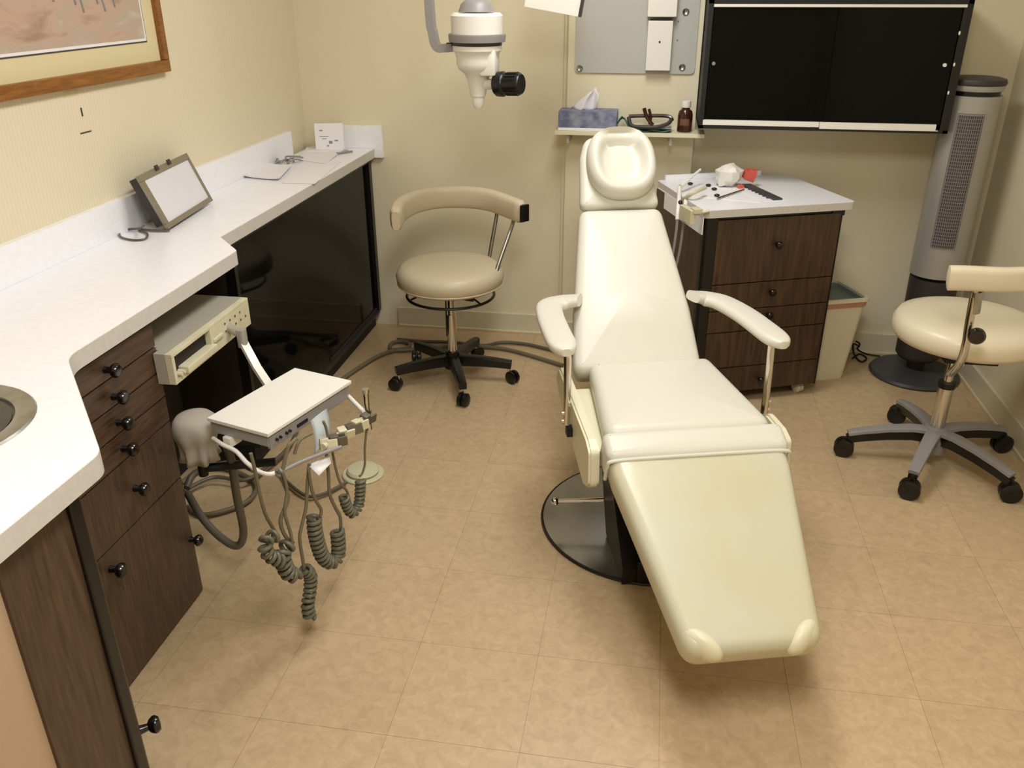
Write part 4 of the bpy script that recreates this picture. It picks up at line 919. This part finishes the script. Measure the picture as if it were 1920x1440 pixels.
b = BM(); box(b, .172, .607, wy0 - .004, wy0 + .011, 1.036, 1.055, X=IW, bev=.001); obj('bottom_rail', b, 'white', wc)
b = BM(); box(b, .609, 1.028, wy0 - .004, wy0 + .011, 1.034, 1.055, X=IW, bev=.001); obj('bottom_rail', b, 'white', wc)
b = BM(); box(b, .609, 1.036, wy0 - .006, wy0 + .012, 1.031, 1.034, X=IW); obj('bottom_rail', b, 'white', wc)
for (u, v, y, m_) in ((1338, 119, wy0 + .010, 'greyp'), (1771, 122, wy0 + .003, 'white')):
    p = IW @ at(u, v, y=y); b = BM(); cyl(b, p + Vector((0, -.005, 0)), p + Vector((0, .003, 0)), .0065, .0065, 16); obj('pull', b, m_, wc)
for (u, v) in ((1799, 62), (1789, 121), (1778, 174)):
    p = IW @ at(u, v, y=wy0 - .001); b = BM(); X = Matrix.Translation(p); lathe(b, [(0, -.003), (.0045, -.002), (.0045, .002), (0, .003)], 12, X @ Matrix.Rotation(PI / 2, 4, 'X'), .7, 1.5); obj('shelf_pin', b, 'white', wc)
b = BM(); box(b, gx1 + .003, wx1 - .018, wy0 + .0, wy0 + .02, 1.034, 1.456, X=IW); obj('stile', b, 'black', wc)

# ---------------------------------------------------------------- wall shelf and contents
sf = thing('wall_shelf', 'cream wall shelf with bracket above the chair headrest', 'shelf', (-.11, 3.75, .967))
SZ = .983
b = BM(); box(b, -.305, .305, -.125, -.0, -.0, .016, bev=.001); o = obj('board', b, 'shell', sf, loc=(-.005, .0, 0))
b = BM(); box(b, -.262, -.250, -.11, -.0, -.035, 0); obj('bracket', b, 'ivoryd', sf)
b = BM(); box(b, .16, .172, -.11, -.0, -.035, 0); obj('bracket', b, 'ivoryd', sf)
tb = thing('tissue_box', 'blue patterned tissue box with a white tissue standing out', 'tissue box', (-.285, 3.69, SZ))
b = BM(); box(b, -.122, .118, -.055, .055, 0, .078, bev=.002); obj('box', b, 'tissuebox', tb)
b = BM(); box(b, -.122, .118, -.0556, -.054, .001, .012); obj('box_edge', b, 'paper', tb)
b = BM()
def tis(i, j):
    a = (i - .5) * 2; w_ = .05 * (1 - .72 * j) + .008; return Vector((a * w_ - .03 + .05 * j, .018 * math.sin(i * 9 + j * 3) * (1 - j * .4), .076 + j * .085 * (1 - .25 * abs(a)) + .006 * math.sin(i * 14)))
grid(b, tis, 14, 8); o = obj('tissue', b, 'paper', tb); mdf = o.modifiers.new('s', 'SOLIDIFY'); mdf.thickness = .001
b = BM()
def gcl(i, j):
    x = -.06 + .22 * i; y = -.055 + .09 * j; return Vector((x, y, .003 + .052 * math.exp(-((i - .09) / .10) ** 2) * (1 - .3 * j) + .004 * math.sin(i * 20 + j * 5) + .004))
grid(b, gcl, 24, 8); o = obj('green_cloth', b, 'green', loc=(-.105, 3.685, SZ)); mdf = o.modifiers.new('s', 'SOLIDIFY'); mdf.thickness = .002; tag(o, 'crumpled green cloth lying between tissue box and black glasses', 'cloth')
gl = thing('protective_glasses', 'dark folded safety glasses on the green cloth', 'glasses', (-.035, 3.68, SZ + .014))
b = BM(); tube(b, [(-.085, -.02, .040), (-.07, -.045, .012), (-.02, -.055, .008), (.03, -.055, .010), (.075, -.04, .022), (.088, -.02, .038)], .008, 10, 6); obj('lens_frame', b, 'charc', gl)
b = BM(); tube(b, [(-.085, .0, .042), (.0, .0, .046), (.075, .0, .045), (.093, -.01, .030)], .0075, 8, 5); tube(b, [(-.025, .0, .075), (-.01, -.01, .04), (.015, -.02, .012)], .008, 8, 5); tube(b, [(-.005, .0, .072), (.005, -.01, .04), (.0, -.02, .015)], .006, 8, 4); obj('temple', b, 'amber', gl)
b = BM(); box(b, -.085, .09, -.045, .02, .0, .006, bev=.002); obj('tray', b, 'greyp', gl)
bt = thing('medicine_bottle', 'small brown bottle with white cap at right end of shelf', 'bottle', (.108, 3.68, SZ))
b = BM(); lathe(b, [(0, 0), (.027, 0), (.030, .004), (.030, .068), (.026, .082), (.016, .090), (.014, .098), (0, .098)], 28); obj('body', b, 'amber', bt)
b = BM(); lathe(b, [(0, .096), (.0185, .096), (.0195, .1), (.0195, .118), (.018, .121), (0, .121)], 28); obj('cap', b, 'white', bt)
b = BM(); grid(b, lambda i, j: Vector((.0304 * math.cos(-2.3 + 1.3 * i), .0304 * math.sin(-2.3 + 1.3 * i), .028 + .026 * j)), 8, 1); obj('label', b, 'label', bt)

# ---------------------------------------------------------------- grey wall plate with white boxes
wp = thing('wall_plate', 'large grey metal wall plate with round screw caps above the shelf', 'wall panel', (-.11, 3.752, 1.2))
Xp = Matrix(((1, 0, 0, 0), (0, 0, -1, 0), (0, 1, 0, 0), (0, 0, 0, 1)))
b = BM(); prism(b, rpoly([(-.245, 0), (.242, 0), (.242, .62), (-.245, .62)], .018, 4), 0, .008, X=Xp); obj('plate', b, 'bead_plate', wp)
for (u, v) in ((1087, 128), (1279, 126), (1286, 22)):
    p = at(u, v, y=3.743) - Vector((-.11, 3.752, 1.2)); b = BM(); lathe(b, [(0, 0), (.013, 0), (.013, .003), (.010, .006), (.005, .004), (0, .004)], 20, Matrix.Translation(p) @ Matrix.Rotation(PI / 2, 4, 'X')); obj('screw_cap', b, 'steel', wp)
for (u, v) in ((1270, 75), (1272, 40)):
    p = at(u, v, y=3.743) - Vector((-.11, 3.752, 1.2)); b = BM(); cyl(b, p, p + Vector((0, -.002, 0)), .0025, .0025, 8); obj('rivet', b, 'hosed', wp)
wx = thing('wall_box', 'white box with a small dark keyhole on the grey plate', 'wall box', (-.012, 3.743, 1.215), 0, 'white boxes on the wall plate')
b = BM(); box(b, -.053, .045, -.035, 0, .0, .186, bev=.003); obj('cover', b, 'white', wx)
b = BM(); cyl(b, (-.003, -.0365, .108), (-.003, -.034, .108), .004, .004, 12); obj('keyhole', b, 'blackm', wx)
b = BM(); box(b, -.045, .04, -.03, -.005, .188, .192); obj('connector', b, 'black', wx)
wy = thing('wall_box', 'plain white box above the keyhole box, cut by the top of view', 'wall box', (-.012, 3.743, 1.415), 0, 'white boxes on the wall plate')
b = BM(); box(b, -.058, .056, -.045, 0, 0, .2, bev=.003); obj('cover', b, 'white', wy)

# ---------------------------------------------------------------- hanging panel and exam head
hp2 = thing('hanging_panel', 'white flat panel reaching in from above beside the grey wall plate', 'panel', (-.40, 3.3, 1.445))
Xq = Matrix.Rotation(math.radians(9.5), 4, 'Y') @ Matrix.Identity(4)
b = BM(); box(b, -.100, .096, -.012, .012, .0, .25, X=Xq, bev=.001); obj('face', b, 'white', hp2)
b = BM(); box(b, .097, .106, -.02, .02, .0, .25, X=Xq); obj('edge', b, 'charc', hp2)
b = BM(); cyl(b, (.03, .0, .2), (.03, .0, CEIL - 1.445), .018, .018, 16); obj('hanger', b, 'white', hp2)
EY = 3.0; e0 = at(895, 100, y=EY); eh = thing('exam_lamp_head', 'white and grey equipment head with black knob hanging from ceiling arm', 'equipment head', e0)
def ezv(v): return (at(895, v, y=EY) - e0).z
b = BM(); lathe(b, [(0, ezv(-3)), (.035, ezv(-1)), (.052, ezv(8)), (.060, ezv(22)), (0, ezv(22))], 36); obj('dome', b, 'greyp', eh)
b = BM(); lathe(b, [(0, ezv(24)), (.078, ezv(24)), (.086, ezv(29)), (.085, ezv(64)), (0, ezv(64))], 40); obj('upper_housing', b, 'white', eh)
b = BM(); lathe(b, [(0, ezv(62)), (.094, ezv(63)), (.096, ezv(66)), (.094, ezv(78)), (0, ezv(79))], 40); obj('collar', b, 'greyp', eh)
b = BM(); lathe(b, [(0, ezv(77)), (.084, ezv(77)), (.082, ezv(86)), (0, ezv(86))], 40); obj('gap_ring', b, 'charc', eh)
b = BM(); lathe(b, [(0, ezv(85)), (.083, ezv(85)), (.083, ezv(94)), (.074, ezv(100)), (.070, ezv(112)), (.072, ezv(118)), (.064, ezv(130)), (.045, ezv(138)), (.036, ezv(150)), (.026, ezv(180)), (0, ezv(180))], 40)
box(b, .015, .07, -.055, .035, ezv(140), ezv(90), bev=.008); obj('lower_housing', b, 'white', eh)
b = BM(); lathe(b, [(0, ezv(178)), (.021, ezv(178)), (.022, ezv(186)), (.019, ezv(197)), (.013, ezv(203)), (0, ezv(204))], 24); obj('nozzle', b, 'white', eh)
c = at(905, 158, y=EY) - e0; k1 = at(932, 158, y=EY) - e0; k2 = at(985, 158, y=EY) - e0; dirx = Vector((.94, -.3, .05)).normalized()
c = Vector((.01, 0, c.z)); k1 = c + dirx * .062; k2 = c + dirx * .155
b = BM(); cyl(b, c, k1, .019, .016, 20); obj('stub', b, 'white', eh)
b = BM(); Xk2 = Matrix.Translation(k1) @ Vector((0, 0, 1)).rotation_difference(dirx).to_matrix().to_4x4()
lathe(b, [(0, -.004), (.034, -.004), (.040, .004), (.041, .026), (.037, .032), (.035, .036), (.036, .086), (.031, .093), (0, .092)], 28, Xk2)
for i in range(16):
    a = 2 * PI * i / 16; box(b, -.003, .003, -.002, .002, .04, .082, X=Xk2 @ Matrix.Rotation(a, 4, 'Z') @ Matrix.Translation((0, .036, 0)))
obj('knob', b, 'black', eh)
b = BM(); aT = at(803, -30, y=EY) - e0; sweep(b, smooth_path([aT + Vector((-.012, 0, .98)), aT, at(812, 62, y=EY) - e0, at(820, 88, y=EY) - e0, at(835, 90, y=EY) - e0, at(850, 89, y=EY) - e0], 6), [(-.019, -.013), (.019, -.013), (.019, .013), (-.019, .013)]); obj('support_arm', b, 'greyp', eh)
b = BM(); cyl(b, at(838, 88, y=EY) - e0, Vector((-.06, 0, ezv(88))), .014, .014, 14); obj('pivot', b, 'charc', eh)
# pieces that were tagged from loops keep world meshes; give every bare mesh an origin at its middle
for o in list(COL.objects):
    if o.type == 'MESH' and o.parent is None and not o.get('kind') and o.location.length < 1e-6:
        vs = [v.co for v in o.data.vertices]; mn = Vector((min(v.x for v in vs), min(v.y for v in vs), min(v.z for v in vs))); mx = Vector((max(v.x for v in vs), max(v.y for v in vs), max(v.z for v in vs)))
        c = Vector(((mn.x + mx.x) / 2, (mn.y + mx.y) / 2, mn.z)); o.data.transform(Matrix.Translation(-c)); o.location = c
